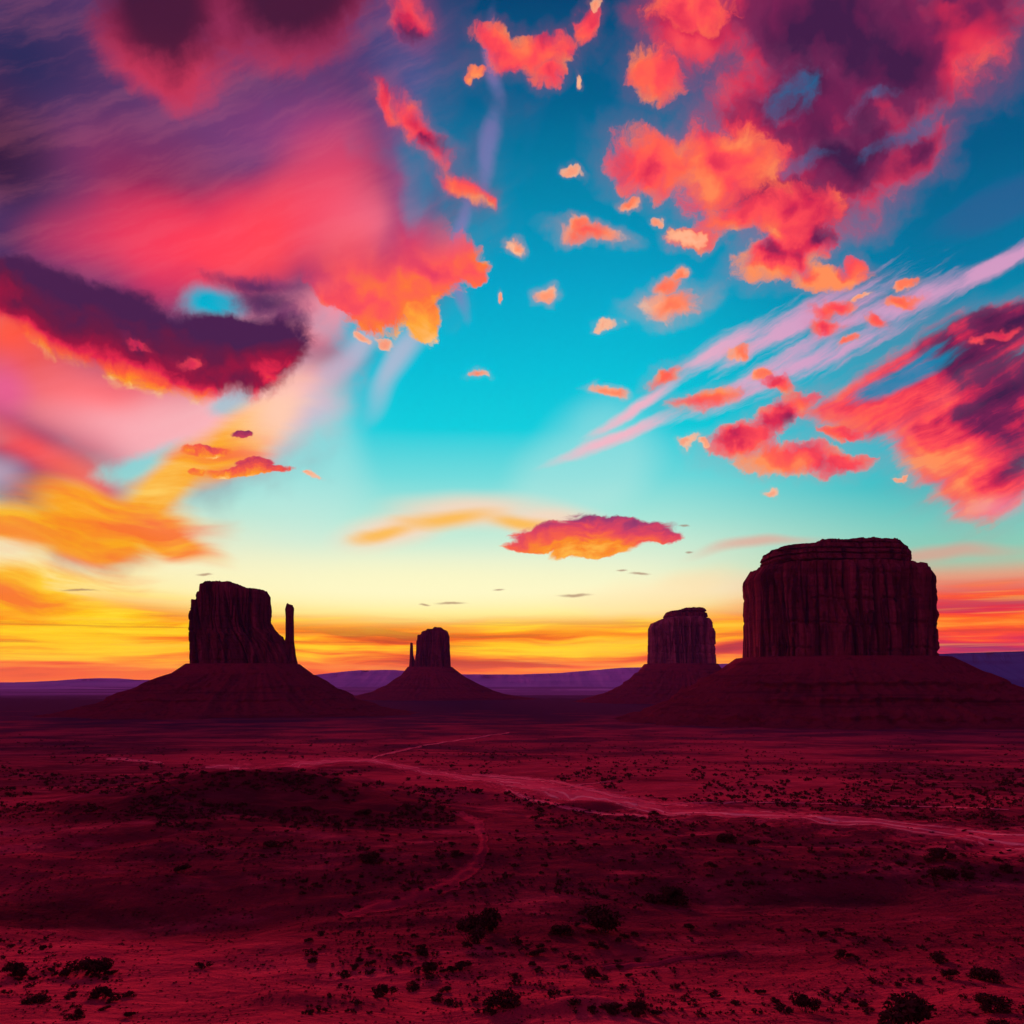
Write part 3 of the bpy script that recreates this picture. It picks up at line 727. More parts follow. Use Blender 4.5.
class Butte:
    def __init__(self, d, depth):
        self.s, self.d, self.depth = d / FPX, d, depth
        self.back = 0.85 * depth          # the front face stands at distance d, the middle this much farther
    def X(self, px): return (np.asarray(px, float) - 512) * self.s
    def Z(self, py): return CAM_Z + (HORIZON - np.asarray(py, float)) * self.s

    def wall(self, name, parent, mat, left, right, top, base, depth, seed, ncol=560, nrow=80, expo=3.4, flute=1.0, ledge=1.0, yoff=0.0, nring=12, bulges=(), lean=0.10, prof=None, rough=1.0):
        """a cliff: fluted wall under a ragged flat top. left/right: (row, column) edges; top: (column, row) skyline; depth in metres"""
        cx, cy, nx, ny = footprint(ncol, expo)
        tp = sorted(top)
        tx = [a for a, b in tp]; ty = [b for a, b in tp]
        y_top_mid = np.mean(ty)
        l0, r0 = axis_interp(left, y_top_mid), axis_interp(right, y_top_mid)
        pcol = l0 + (cx + 1) / 2 * (r0 - l0)
        jag = 0.6 * fbm(pcol / 2.6, cy * 9.0, seed + 50, 3) + 1.1 * np.round(1.6 * fbm(pcol / 7.0, cy * 5.0, seed + 51, 2)) / 1.6
        ztop = self.Z(np.interp(pcol, tx, ty) + jag * rough)
        zb = self.Z(base)
        t = np.linspace(0, 1, nrow)[:, None]
        z = zb + t * (ztop[None, :] - zb)
        py = HORIZON - (z - CAM_Z) / self.s
        xl, xr = self.X(axis_interp(left, py)), self.X(axis_interp(right, py))
        hz = (z - zb) / max(1.0, (self.Z(min(ty)) - zb))
        hd = depth * (1 - lean * hz)
        y = cy[None, :] * hd
        tl, tr = axis_interp(left, py), axis_interp(right, py)
        for _ in range(5):                # make each course as wide as it is seen, allowing for the depth of the block
            x = xl + (cx[None, :] + 1) / 2 * (xr - xl)
            q = 512 + FPX * x / (self.d + self.back + yoff + y)
            il, ir = q.argmin(axis=1)[:, None], q.argmax(axis=1)[:, None]
            xl = xl + np.take_along_axis(tl - q, il, 1) * self.s
            xr = xr + np.take_along_axis(tr - q, ir, 1) * self.s
        # arc length coordinate for the flutes
        W = (r0 - l0) * self.s
        arc = np.cumsum(np.hypot(np.diff(np.r_[cx, cx[0]]) * W / 2, np.diff(np.r_[cy, cy[0]]) * depth))
        u = arc[None, :] / W * np.ones_like(z)
        vv = (z - zb) / W
        n0 = fbm(u * 2.6 + 5.0, vv * 0.3, seed + 31, 2)
        n1 = fbm(u * 6 + vv * 0.3, vv * 0.5, seed, 2)
        n2 = fbm(u * 17 + 0.4 * n1, vv * 1.2, seed + 3, 3)
        n3 = fbm(u * 44, vv * 3.0, seed + 5, 3)
        crease = np.exp(-(n1 / 0.11) ** 2) * 0.085 + np.exp(-(n2 / 0.10) ** 2) * 0.045
        slab = np.round(2.2 * fbm(u * 4.1 + 9.0, vv * 0.8, seed + 35, 2)) / 2.2
        beds = -np.exp(-((vv * 7.3 + 0.5 * n0) % 1.0 - 0.5) ** 2 / 0.004) * (fbm(u * 3, vv * 7, seed + 37, 2) > -0.1) * 0.016
        rel = n0 * 0.085 + slab * 0.055 + n1 * 0.050 + n2 * 0.020 + beds + n3 * 0.007 - crease
        st = fbm(vv * 26, u * 0.8, seed + 9, 3)
        rel = flute * rel * (0.35 + 0.65 * sstep(1 - t, 0.02, 0.25)) + ledge * (0.008 * st + 0.010 * np.round(fbm(vv * 9, u * 0.5, seed + 12, 2) * 3) / 3)
        for (bx, bw, amt) in bulges:          # buttresses (+) and alcoves (-) on the camera side
            rel = rel + amt * np.exp(-((pcol - bx) / bw) ** 4)[None, :] * (cy < 0)[None, :] * (0.4 + 0.6 * sstep(1 - t, 0.0, 0.12))
        edge = 1 - 0.72 * sstep(np.abs(nx), 0.75, 0.97)[None, :]
        rel_s = rel * edge
        if prof:
            pf = np.interp(-py, [-a for a, b in prof], [b for a, b in prof]) * (1 + 0.5 * fbm(u * 9, vv * 2, seed + 40, 2))
            rel = rel + pf; rel_s = rel_s + pf
        x = x + nx[None, :] * rel_s * W
        y = y + ny[None, :] * rel * W
        # the wall leans back a little at its top edge
        k = np.linspace(1, 0, nring + 1)[1:, None]
        cxm = (x[-1].max() + x[-1].min()) / 2
        capx = cxm + (x[-1][None, :] - cxm) * k; capy = y[-1][None, :] * k
        pc = 512 + capx / self.s
        capz = np.minimum(self.Z(np.interp(pc, tx, ty)), 1e9) + 0.010 * W * fbm(capx / W * 18, capy / W * 18, seed + 20, 3)
        V_ = np.stack([np.vstack([x, capx]), np.vstack([y, capy]) + self.back + yoff, np.vstack([z, capz])], -1).reshape(-1, 3)
        V_[:, 0] -= parent.location.x; V_[:, 2] -= parent.location.z
        return mesh_obj(name, V_, grid_faces(nrow + nring, ncol, True), mat, parent, smooth=False)

    def talus(self, parent, mat, left, right, depth, seed, ncol=460, nrow=90, expo=2.6, name="talus_slope"):
        cx, cy, nx, ny = footprint(ncol, expo)
        pys = np.array(sorted(set([a for a, b in left] + [a for a, b in right])))
        py = np.interp(np.linspace(0, 1, nrow), np.linspace(0, 1, len(pys)), pys)[:, None]
        xl, xr = self.X(axis_interp(left, py)), self.X(axis_interp(right, py))
        g = 1 + self.back / self.d
        xl, xr = xl * g, xr * g
        hw = (xr - xl) / 2; hw0 = hw[0, 0]
        hd = depth + (hw - hw0) * 0.95
        a = np.linspace(0, 1, ncol)
        W = hw0 * 2
        gl = fbm(np.cos(a * 2 * math.pi)[None, :] * 7 + py * 0.004, np.sin(a * 2 * math.pi)[None, :] * 7, seed, 4)
        g2 = fbm(np.cos(a * 2 * math.pi)[None, :] * 26, np.sin(a * 2 * math.pi)[None, :] * 26 + py * 0.05, seed + 4, 3)
        t = np.linspace(0, 1, nrow)[:, None]
        grow = sstep(t, 0.0, 0.35)
        edge = 1 - 0.6 * sstep(np.abs(nx), 0.8, 0.98)[None, :]
        terr = 0.10 * np.clip(1.6 * np.sin(t * 30 + gl * 3.0), -1, 1) * (t > 0.06) * (0.5 + 0.5 * (fbm(np.cos(a * 6.2832)[None, :] * 5, np.sin(a * 6.2832)[None, :] * 5 + t * 3, seed + 15, 2) > -0.1))
        g3 = 0.5 - np.abs(fbm(np.cos(a * 2 * math.pi)[None, :] * 13 + 3, np.sin(a * 2 * math.pi)[None, :] * 13 + t * 0.8, seed + 8, 3)) * 2
        rel = (gl * 0.08 + g2 * 0.022 + g3 * 0.036 + terr * 0.20) * W * grow * edge
        x = (xl + xr) / 2 + cx[None, :] * hw + nx[None, :] * rel
        y = cy[None, :] * hd + ny[None, :] * rel
        z = (CAM_Z + (self.Z(py) - CAM_Z) * g) * np.ones_like(x) + (terr * 0.045 + g2 * 0.014) * W * grow
        # a lid under the cliff
        x0, y0, z0 = x[0][None] * 0 + x[0].mean(), y[0][None] * 0, z[0][None] * 0 + z[0].mean()
        V_ = np.stack([np.vstack([x0, x]), np.vstack([y0, y]) + self.back, np.vstack([z0, z])], -1).reshape(-1, 3)
        V_[:, 0] -= parent.location.x; V_[:, 2] -= parent.location.z
        return mesh_obj(name, V_, grid_faces(nrow + 1, ncol, True)[:, ::-1], mat, parent, smooth=True)


def butte(label, d, cpx, depth):
    b = Butte(d, depth)
    r = thing("sandstone_butte", label, "butte", (float(b.X(cpx)), d, float(ground_z(b.X(cpx), d))))
    return b, r


# mitten with its tall thumb, left
b, r = butte("red sandstone butte with a tall thin thumb spire on its right shoulder", 1400, 243, 55)
b.wall("cliff", r, M_CLIFF, [(668, 190), (640, 190), (620, 190.5), (605, 191), (580, 191)], [(668, 298), (655, 294), (648, 290), (642, 287), (639, 283), (634, 281), (631, 275.5), (626, 273), (619, 271.5), (610, 271), (580, 270)],
       [(188, 607), (192, 604), (193, 600), (199.2, 599), (199.8, 592), (206, 591.5), (206.6, 583), (211, 580.6), (228, 580.6), (230, 584), (236, 589.5), (238, 590), (240, 587), (258, 587.4), (263, 590), (268, 593), (272, 597)], 668, 52, 101, bulges=[(216, 14, 0.03), (240, 9, -0.05)])
b.wall("thumb_spire", r, M_CLIFF, [(668, 279), (655, 282.6), (646, 284), (635, 285.4), (615, 285.6), (607, 285), (601, 286.6)], [(668, 299), (655, 296), (640, 294), (615, 293.8), (606, 294.2), (601, 291.6)],
       [(286, 602.5), (287.5, 601), (289.5, 601.3), (291, 602.5), (293, 605)], 668, 9, 131, ncol=160, nrow=70, expo=2.4, rough=0.5, flute=0.9, ledge=2.0, nring=6)
b.talus(r, M_TALUS, [(664, 189), (673, 177), (685, 150), (697, 124), (706, 102), (713, 70), (724, 20)], [(664, 298), (675, 312), (690, 336), (700, 354), (708, 378), (715, 415), (724, 470)], 62, 141)

# small far mitten, middle
b, r = butte("small distant butte with a stubby thumb on its left, standing on a pointed cone", 2800, 432, 60)
b.wall("cliff", r, M_CLIFF, [(670, 414.5), (650, 416), (625, 416.5)], [(670, 451), (650, 450), (625, 449.5)],
       [(416, 641), (418, 640), (418.5, 635), (421.5, 634), (422.5, 631), (427, 630), (427.6, 628.8), (434, 628.6), (435, 627.2), (441, 627.2), (442, 629), (446, 630), (447, 634), (450, 636)], 670, 58, 201, ncol=360, nrow=60)
b.wall("thumb_spire", r, M_CLIFF, [(670, 408.5), (660, 409.6), (650, 409.8), (642, 410.3)], [(670, 418), (662, 415.5), (655, 413.4), (642, 412.8)],
       [(409.5, 643), (411, 641.8), (412.8, 642.6)], 670, 9, 231, ncol=110, nrow=40, expo=2.4, rough=0.3, nring=5)
b.talus(r, M_TALUS, [(667, 408), (675, 402), (685, 388), (692, 373), (698, 350), (703, 310)], [(667, 452), (678, 466), (688, 486), (694, 502), (699, 535), (703, 580)], 70, 241)

# blocky far butte beside the big one
b, r = butte("mid sized blocky butte with paler fluted walls, just left of the largest butte", 2300, 680, 80)
b.wall("cliff", r, M_CLIFF_PALE, [(667, 646.5), (630, 647.5), (600, 647.5)], [(667, 714.5), (640, 713.5), (600, 712.5)],
       [(646, 628), (650, 626.5), (653.5, 625), (655, 622), (660, 620.5), (667, 617), (680, 616), (700, 616), (706, 618), (708, 622), (713, 624)], 667, 76, 301, ncol=420, nrow=70, flute=1.3)
b.wall("caprock", r, M_CLIFF, [(619, 663), (614, 664), (605, 664)], [(619, 707), (612, 706.5), (605, 706.5)],
       [(663, 615), (667, 613.5), (669, 611), (675, 609.5), (683, 608.6), (688, 606.6), (697, 606), (704, 606.4), (706, 609)], 619, 48, 321, ncol=240, nrow=36, flute=0.4, ledge=2.0, nring=8, prof=[(619, -0.04), (616, -0.03), (615.5, 0.02), (611.5, 0.01), (611, -0.04), (610, -0.04), (609.5, 0.0), (606, -0.02)])
b.talus(r, M_TALUS, [(664, 645), (672, 639), (682, 628), (690, 616), (697, 596), (706, 560)], [(664, 716), (674, 724), (684, 736), (694, 750), (706, 780)], 92, 341)

# the big one, right
b, r = butte("largest butte, massive dark fluted mesa with a layered cap, filling the right side", 1050, 840, 95)
b.wall("cliff", r, M_CLIFF, [(664, 741.5), (640, 742), (600, 741.5), (580, 742), (550, 742)], [(664, 935), (640, 935), (620, 934), (600, 931.5), (585, 930), (550, 930)],
       [(741, 577), (743, 572), (748, 570.5), (749.5, 567), (755, 566), (758, 564), (765, 561.5), (775, 560.5), (800, 560), (850, 559.5), (895, 560), (906, 561.5), (912, 562.5), (913, 565.5), (918, 566.5), (920, 570), (924, 572), (926, 578), (929, 583), (932, 590)], 664, 92, 401, ncol=900, nrow=130, flute=1.0,
       bulges=[(880, 46, 0.055), (835, 12, 0.045), (798, 18, -0.060), (757, 10, 0.02)])
b.wall("caprock", r, M_CLIFF, [(566, 777), (560, 776), (557.5, 767), (554, 762.5), (530, 762.5)], [(566, 897), (560, 900), (557.5, 906), (554, 910), (530, 910)],
       [(762, 548), (764, 544), (767, 541.6), (772, 540.4), (784, 539.8), (800, 539.4), (822, 539.4), (825, 538.6), (829, 536), (838, 535), (860, 534.2), (886, 534.4), (893.5, 535.4), (895, 541), (899, 542), (900, 546.5), (906, 547.5), (908, 550), (912, 552)], 566, 70, 421, ncol=480, nrow=70, flute=0.30, ledge=1.6, expo=3.0,
       prof=[(561, -0.05), (557.5, -0.045), (556.8, 0.015), (552, 0.012), (551.4, -0.012), (550.5, -0.012), (549.8, 0.014), (546.5, 0.006), (546, -0.03), (544.8, -0.03), (544.2, 0.0), (540, -0.004), (539.4, -0.03), (538.6, -0.03), (538, -0.012), (534, -0.03)])
b.talus(r, M_TALUS, [(658, 740), (668, 727), (680, 707), (695, 684), (710, 655), (722, 620), (738, 560)], [(658, 939), (668, 957), (685, 986), (700, 1012), (715, 1050), (738, 1130)], 106, 441, ncol=700, nrow=120)


# ------------------------------------------------------------------ far mesas on the skyline
def ridge(name, d, sky_line, mat, label, depth=900.0, seed=1):
    s = d / FPX
    px = np.arange(sky_line[0][0], sky_line[-1][0], 1.5)
    py = np.interp(px, [a for a, b in sky_line], [b for a, b in sky_line])
    py = py + 0.5 * fbm(px / 30.0, px * 0, seed, 3)
    X = (px - 512) * s; top = CAM_Z + (HORIZON - py) * s
    base = -8.0
    rowsz = []
    for f, yy in ((0.0, -0.9), (0.35, -0.55), (0.62, -0.36), (0.70, -0.26), (0.96, -0.16), (1.0, -0.08), (1.0, 0.3), (0.0, 1.0)):
        wob = fbm(px / 14.0, px * 0 + yy * 3, seed + 7, 3) * 0.18
        rowsz.append(np.stack([X, d + (yy + wob * (f < 0.99)) * depth, base + (top - base) * f], -1))
    v = np.concatenate(rowsz, 0)
    o = mesh_obj(name, v, grid_faces(8, len(px))[:, :], mat, None, smooth=False)
    tag(o, label=label, kind='structure')
    return o


ridge("hills", 12200, [(-420, 684), (-200, 681), (-60, 682), (20, 682.5), (60, 680.5), (90, 678.5), (104, 678), (120, 679.5), (150, 680), (200, 679), (290, 677), (318, 675), (345, 671.5), (362, 670), (395, 670.5), (420, 672), (470, 674.5), (520, 674.5), (560, 673), (600, 669.5), (622, 667.5), (650, 667), (700, 664.5), (740, 663), (800, 663), (900, 662), (1000, 661), (1400, 662)], M_FAR, "long low mesa along the far horizon", 1500, 3)
ridge("hills", 8800, [(820, 684), (860, 668), (900, 657), (925, 654.5), (960, 653.5), (990, 652.2), (1024, 651.2), (1080, 651), (1200, 653), (1420, 656), (1500, 684)], M_FARBLUE, "dark blue plateau on the horizon at far right", 1200, 9)
ridge("hills", 8200, [(-300, 690), (-200, 687.6), (0, 687), (60, 687), (110, 688), (160, 690)], M_FAR, "low dark bench of the plain at far left", 500, 15)
ridge("hills", 6800, [(300, 692), (380, 690.4), (460, 689.5), (540, 690), (600, 689), (660, 690), (760, 692)], M_FAR, "low dark bench of the plain between the far buttes", 500, 19)
ridge("hills", 6400, [(900, 692), (950, 688.5), (1024, 688), (1150, 689), (1250, 693)], M_FAR, "low dark bench of the plain below the blue plateau", 500, 23)

# ------------------------------------------------------------------ shrubs
M_LEAF, g_, b_ = new_mat("shrub_leaf", 0.85)
t_ = g_.new('ShaderNodeTexCoord')
g_.put(b_.inputs['Base Color'], g_.mix(g_.step(g_.noise(S(g_, t_.outputs['Object']), 5.0, 3.0, 0.6), 0.4, 0.65), (0.050, 0.014, 0.014, 1), (0.10, 0.032, 0.026, 1)))
M_STEM, g_, b_ = new_mat("shrub_stem", 0.9)
t_ = g_.new('ShaderNodeTexCoord')
g_.put(b_.inputs['Base Color'], g_.mix(g_.noise(S(g_, t_.outputs['Object']), 12.0, 3.0, 0.6), (0.05, 0.025, 0.022, 1), (0.10, 0.055, 0.045, 1)))


def shrub_shape(seed, n, flat=0.7, leaf=0.06, lumps=7):
    """leaf faces through an uneven dome one metre wide"""
    r = np.random.default_rng(seed)
    lc = np.stack([r.normal(0, 0.20, lumps), r.normal(0, 0.20, lumps), 0.12 + np.abs(r.normal(0.18, 0.12, lumps)) * flat], -1)
    lr = r.uniform(0.13, 0.24, lumps)
    i = r.integers(0, lumps, n)
    dirs = r.normal(size=(n, 3)); dirs /= np.linalg.norm(dirs, axis=1)[:, None]
    rad = lr[i] * r.uniform(0.25, 1.0, n) ** 0.45 * (1 + 0.25 * (r.random(n) < 0.12))
    c = lc[i] + dirs * rad[:, None] * np.array([1, 1, 0.85])
    c[:, 2] = np.maximum(c[:, 2], 0.015 + 0.03 * r.random(n))
    u = r.normal(size=(n, 3)); u /= np.linalg.norm(u, axis=1)[:, None]
    w = np.cross(u, dirs + 0.3 * r.normal(size=(n, 3))); w /= np.maximum(np.linalg.norm(w, axis=1), 1e-4)[:, None]
    sz = leaf * r.uniform(0.5, 1.2, n)[:, None]
    v = np.stack([c - u * sz, c + w * sz * 0.45, c + u * sz, c - w * sz * 0.45], 1).reshape(-1, 3)
    return v, np.arange(n * 4).reshape(-1, 4)


def stem_shape(seed, k=7):
    r = np.random.default_rng(seed); vs, fs = [], []
    for j in range(k):
        a = r.uniform(0, 2 * math.pi); l = r.uniform(0.2, 0.42); lean = r.uniform(0.2, 0.9)
        p0 = np.array([0.03 * math.cos(a), 0.03 * math.sin(a), -0.05]); p1 = p0 + np.array([math.cos(a) * lean * l, math.sin(a) * lean * l, l])
        base = len(vs)
        for p, rr in ((p0, 0.018), (p1, 0.006)):
            for q in range(5): vs.append(p + rr * np.array([math.cos(q * 1.2566), math.sin(q * 1.2566), 0]))
        for q in range(5): fs.append([base + q, base + (q + 1) % 5, base + 5 + (q + 1) % 5, base + 5 + q])
    return np.array(vs), np.array(fs)


PROTO = []
for k in range(6):
    fo = mesh_obj("foliage", *shrub_shape(900 + k, (1500, 1200, 1700, 900, 1300, 1000)[k], (0.9, 0.6, 1.0, 0.5, 0.8, 0.7)[k], (0.055, 0.05, 0.06, 0.05, 0.055, 0.05)[k], (8, 6, 9, 5, 7, 6)[k]), M_LEAF, smooth=False, link=False)
    so = mesh_obj("stem", *stem_shape(950 + k), M_STEM, smooth=False, link=False)
    PROTO.append((fo, so))


def place_shrub(px, py, wpx, label, group=None, kind=None, tall=1.0, name="desert_shrub"):
    x, y, z = (float(q[0]) for q in unproject(px, py))
    w = wpx * y / FPX
    k = random.randrange(6) if kind is None else kind
    o = thing(name, label, "shrub", (x, y, z - 0.02 * w), group)
    o.rotation_euler = (0, 0, random.uniform(0, 6.28)); o.scale = (w * 1.15, w * 1.15, w * 1.15 * tall)
    for p in PROTO[k]:
        c = p.copy(); c.name = p.name.split('.')[0]; c.parent = o; COL.objects.link(c)
    return o


# shrubs one can pick out, each described by where it stands
BIG = [
    (471, 942, 34, "round dark shrub at the front of the close pair left of centre", 0, 1.1),
    (490, 931, 30, "dark shrub tucked behind the front one of the close pair", 2, 1.1),
    (604, 932, 42, "broad dark bush with a low neighbour on its left, below the middle of the frame", 2, 0.9),
    (560, 934, 26, "low bush joined to the left side of the broad dark bush", 1, 0.7),
    (597, 948, 16, "small bush just below the broad dark bush", 3, 0.8),
    (674, 905, 36, "wide low bush standing alone on the open slope right of centre", 4, 0.8),
    (431, 974, 20, "round shrub in front of the close pair, largest of its scattered row", 0, 0.95),
    (381, 996, 19, "round shrub lying lowest and leftmost of the scattered row by the sandy lip", 4, 0.9),
    (413, 991, 12, "small shrub right beside the lowest round shrub by the sandy lip", 5, 0.8),
    (461, 970, 16, "shrub to the right of the largest shrub in the scattered row", 2, 0.8),
    (421, 955, 15, "shrub just above the largest shrub in the scattered row", 1, 0.8),
    (404, 955, 10, "small shrub left of the one above the scattered row's largest", 3, 0.7),
    (504, 1006, 40, "wide low mound of scrub on the sandy lip at the bottom edge", 1, 0.62),
    (594, 978, 19, "single round shrub on the old wheel track", 4, 0.8),
    (636, 1014, 24, "bush behind the bright lip at the bottom edge, right of the pair there", 0, 0.75),
    (612, 1012, 22, "bush behind the bright lip at the bottom edge, left of the pair there", 5, 0.65),
    (97, 974, 34, "largest dark bush in the lower left corner area", 2, 0.75),
    (61, 976, 14, "small round bush left of the largest bush in the lower left area", 3, 0.8),
    (104, 998, 26, "bush straight below the largest bush in the lower left area", 4, 0.75),
    (75, 1020, 18, "bush nearest the bottom edge in the lower left area", 5, 0.7),
    (14, 976, 24, "bush cut by the left edge of the frame", 0, 0.8),
    (34, 1003, 28, "low spreading bush near the left edge, below the cut one", 1, 0.5),
    (804, 1012, 26, "upright round bush at the bottom, left of the biggest bush", 0, 1.0),
    (908, 1026, 58, "biggest bush of all, near the bottom right corner", 2, 0.85),
    (992, 1012, 34, "wide bush right of the biggest bush near the bottom right corner", 4, 0.75),
    (1000, 1030, 30, "bush in the bottom right corner itself", 5, 0.7),
    (861, 1006, 18, "small bush between the upright round bush and the biggest bush", 3, 0.7),
    (983, 980, 34, "low bush on the slope above the bottom right corner", 1, 0.7),
    (951, 978, 16, "small upright bush left of the low bush on the right slope", 0, 0.9),
    (937, 962, 18, "shrub on the sand above the biggest bush", 2, 0.8),
    (844, 958, 15, "lone round shrub on the smooth sand above the upright round bush", 4, 0.9),
    (948, 880, 22, "darkest shrub below the road at far right", 2, 0.9),
    (969, 878, 16, "shrub just right of the darkest shrub below the road", 1, 0.7),
    (943, 860, 28, "wide shrub between the road and the darkest shrub at far right", 4, 0.7),
    (1006, 872, 14, "round shrub below the road by the right edge", 0, 0.8),
    (902, 866, 11, "small shrub left of the darkest shrub below the road", 3, 0.8),
    (755, 846, 13, "small round shrub close under the road right of centre", 0, 0.8),
    (725, 842, 22, "wide shrub under the road with bare sand around it", 1, 0.75),
    (712, 867, 12, "round shrub on the slope below the wide one under the road", 5, 0.8),
    (655, 815, 9, "tiny dark shrub on the near verge of the road", 4, 0.8),
    (541, 812, 12, "tiny dark shrub inside the road bend", 3, 0.8),
    (370, 862, 28, "dark shrub patch on the front slope of the low dome", 1, 0.6),
    (183, 872, 15, "round shrub at the left foot of the low dome", 0, 0.8),
    (270, 846, 22, "low shrub high on the left flank of the low dome", 5, 0.5),
    (366, 815, 16, "small shrub near the top of the low dome", 2, 0.6),
    (458, 856, 14, "shrub beside the curl of the footpath", 4, 0.7),
    (535, 955, 18, "low shrub on the sand left of the small bush below the broad one", 3, 0.6),
    (515, 978, 12, "low shrub in the open sand under the close pair, right of the row", 5, 0.7),
    (690, 930, 14, "shrub below the lone wide low bush right of centre", 0, 0.7),
    (203, 968, 15, "small lone shrub on smooth sand right of the lower left bushes", 3, 0.7),
]
for px, py, w, lab, k, tall in BIG:
    place_shrub(px, py, w, lab, "shrubs dotted over the desert floor", k, tall)

# smaller ones, scattered
SMOOTH = [(60, 870, 120, 60), (190, 920, 120, 60), (230, 990, 90, 50), (830, 905, 110, 26), (930, 910, 120, 24), (790, 965, 60, 30)]
def on_smooth(px, py): return any(((px - a) / c) ** 2 + ((py - b) / d) ** 2 < 1 for a, b, c, d in SMOOTH)
n = 0
r_ = np.random.default_rng(77)
while n < 210:
    py = 828 + 190 * r_.random() ** 1.25; px = r_.uniform(0, 1024)
    if on_smooth(px, py): continue
    if fbm(px / 90.0, py / 40.0, 55, 3) < -0.12: continue
    place_shrub(px, py, 4.5 + (py - 815) / 200 * 7 * r_.uniform(0.5, 1.3), "small dark shrub, one of the many like it scattered between the larger bushes", "small shrubs scattered over the sand", None, r_.uniform(0.55, 0.9), "small_desert_shrub")
    n += 1

# low scrub: uncountable, one object
N = 15000
py = np.concatenate([733 + 95 * r_.random(N * 2 // 3) ** 0.9, 800 + 215 * r_.random(N // 3)])
px = r_.uniform(-60, 1084, len(py))
keep = fbm(px / 60.0, py / 14.0, 91, 4) > -0.15 + 0.25 * (np.abs(px - 620) < 80) * (np.abs(py - 790) < 8)
for a, b_e, c_, d_ in SMOOTH: keep &= ((px - a) / c_) ** 2 + ((py - b_e) / d_) ** 2 > r_.uniform(0.7, 1.2, len(px))
# keep the roads clear
rx = np.array([1120, 1024, 930, 850, 768, 690, 640, 595, 560, 530, 500, 460, 425, 395, 370, 345, 205]); ru = np.array([838, 832, 823, 815, 809, 805, 799, 790, 783, 779, 777, 773, 768, 762, 758, 758, 764]); rl = np.array([876, 856, 843, 832, 824, 819, 815, 809, 802, 794, 787, 781, 775, 769, 764, 766, 771])
o_ = np.argsort(rx)
U_, L_ = np.interp(px, rx[o_], ru[o_]), np.interp(px, rx[o_], rl[o_])
keep &= ~((py > U_ - 1) & (py < L_ + 2) & (px > 205))
px, py = px[keep], py[keep]
x, y, z = unproject(px, py)
size = np.clip(r_.lognormal(-0.55, 0.45, len(x)), 0.2, 1.6) * (0.55 + 0.9 * sstep(y, 60, 250)) * (1 - 0.45 * (y < 60))
tpl, tf = shrub_shape(990, 26, 0.6, 0.20, 4)
ca, sa = np.cos(r_.uniform(0, 6.28, len(x))), np.sin(r_.uniform(0, 6.28, len(x)))
vx = x[:, None] + size[:, None] * (tpl[None, :, 0] * ca[:, None] - tpl[None, :, 1] * sa[:, None])
vy = y[:, None] + size[:, None] * (tpl[None, :, 0] * sa[:, None] + tpl[None, :, 1] * ca[:, None])
vz = z[:, None] + size[:, None] * tpl[None, :, 2] * 0.8
vv = np.stack([vx, vy, vz], -1).reshape(-1, 3)
ff = (tf[None] + (np.arange(len(x)) * len(tpl))[:, None, None]).reshape(-1, 4)
sc_o = mesh_obj("low_scrub", vv, ff, M_LEAF, smooth=False)
tag(sc_o, "countless low dark scrub clumps speckling the desert floor", "scrub", kind="stuff")

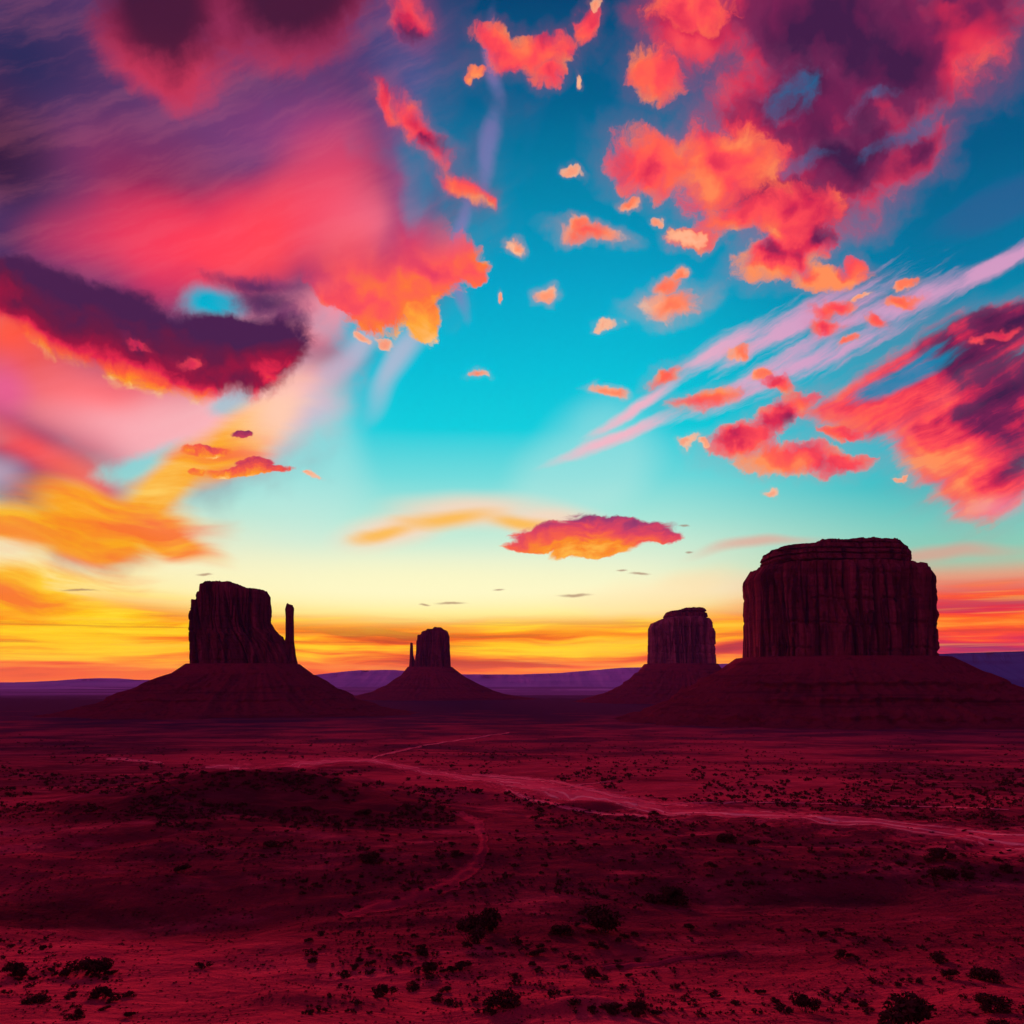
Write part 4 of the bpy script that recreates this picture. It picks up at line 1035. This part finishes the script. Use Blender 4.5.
# low tufts and stones between them, too many to count
def scatter(name, n, y0, y1, tpl, tf, mat, smin, smax, label, cat, flatz=0.8, powr=1.0):
    py = y0 + (y1 - y0) * r_.random(n) ** powr; px = r_.uniform(-80, 1104, n)
    keep = fbm(px / 45.0, py / 16.0, 131 + n, 4) > -0.12
    px, py = px[keep], py[keep]
    x, y, z = unproject(px, py)
    sz = r_.uniform(smin, smax, len(x)) * np.clip(y / 45.0, 0.6, 4.0)
    a = r_.uniform(0, 6.28, len(x)); ca, sa = np.cos(a), np.sin(a)
    v = np.stack([x[:, None] + sz[:, None] * (tpl[None, :, 0] * ca[:, None] - tpl[None, :, 1] * sa[:, None]),
                  y[:, None] + sz[:, None] * (tpl[None, :, 0] * sa[:, None] + tpl[None, :, 1] * ca[:, None]),
                  z[:, None] + sz[:, None] * tpl[None, :, 2] * flatz], -1).reshape(-1, 3)
    f = (tf[None] + (np.arange(len(x)) * len(tpl))[:, None, None]).reshape(-1, tf.shape[1])
    return tag(mesh_obj(name, v, f, mat, smooth=False), label, cat, kind="stuff")


gt, gf = shrub_shape(995, 14, 0.4, 0.24, 3)
scatter("dry_grass", 8000, 812, 1030, gt, gf, M_LEAF, 0.07, 0.20, "fine dark tufts of dry grass between the shrubs", "grass", 0.7)
bm = bmesh.new(); bmesh.ops.create_icosphere(bm, subdivisions=1, radius=0.5)
for q in bm.verts: q.co *= 1 + 0.35 * (random.random() - 0.5)
bm.verts.ensure_lookup_table()
pv_ = np.array([q.co[:] for q in bm.verts]); pf_ = np.array([[q.index for q in f.verts] for f in bm.faces]); bm.free()
scatter("stones", 5000, 800, 1030, pv_, pf_, M_SAND, 0.04, 0.14, "small pale red stones littering the sand", "stones", 0.6)

# ------------------------------------------------------------------ haze over the valley
bm = bmesh.new()
bmesh.ops.create_cube(bm, size=1.0)
me = bpy.data.meshes.new("haze"); bm.to_mesh(me); bm.free()
haze = bpy.data.objects.new("haze", me); COL.objects.link(haze)
ZB, ZT = -14.0, 310.0
haze.scale = (31000, 31000, ZT - ZB); haze.location = (0, 0, (ZB + ZT) / 2)
mh = bpy.data.materials.new("valley_haze"); mh.use_nodes = True
nt = mh.node_tree; nt.nodes.clear()
pv = nt.nodes.new('ShaderNodeVolumePrincipled')
pv.inputs['Color'].default_value = (0.50, 0.34, 0.96, 1)
pv.inputs['Density'].default_value = 2.2e-5
pv.inputs['Anisotropy'].default_value = -0.25
oo = nt.nodes.new('ShaderNodeOutputMaterial')
nt.links.new(pv.outputs[0], oo.inputs['Volume'])
me.materials.append(mh)
tag(haze, "thin violet dusk haze lying over the valley", "haze", kind="stuff")
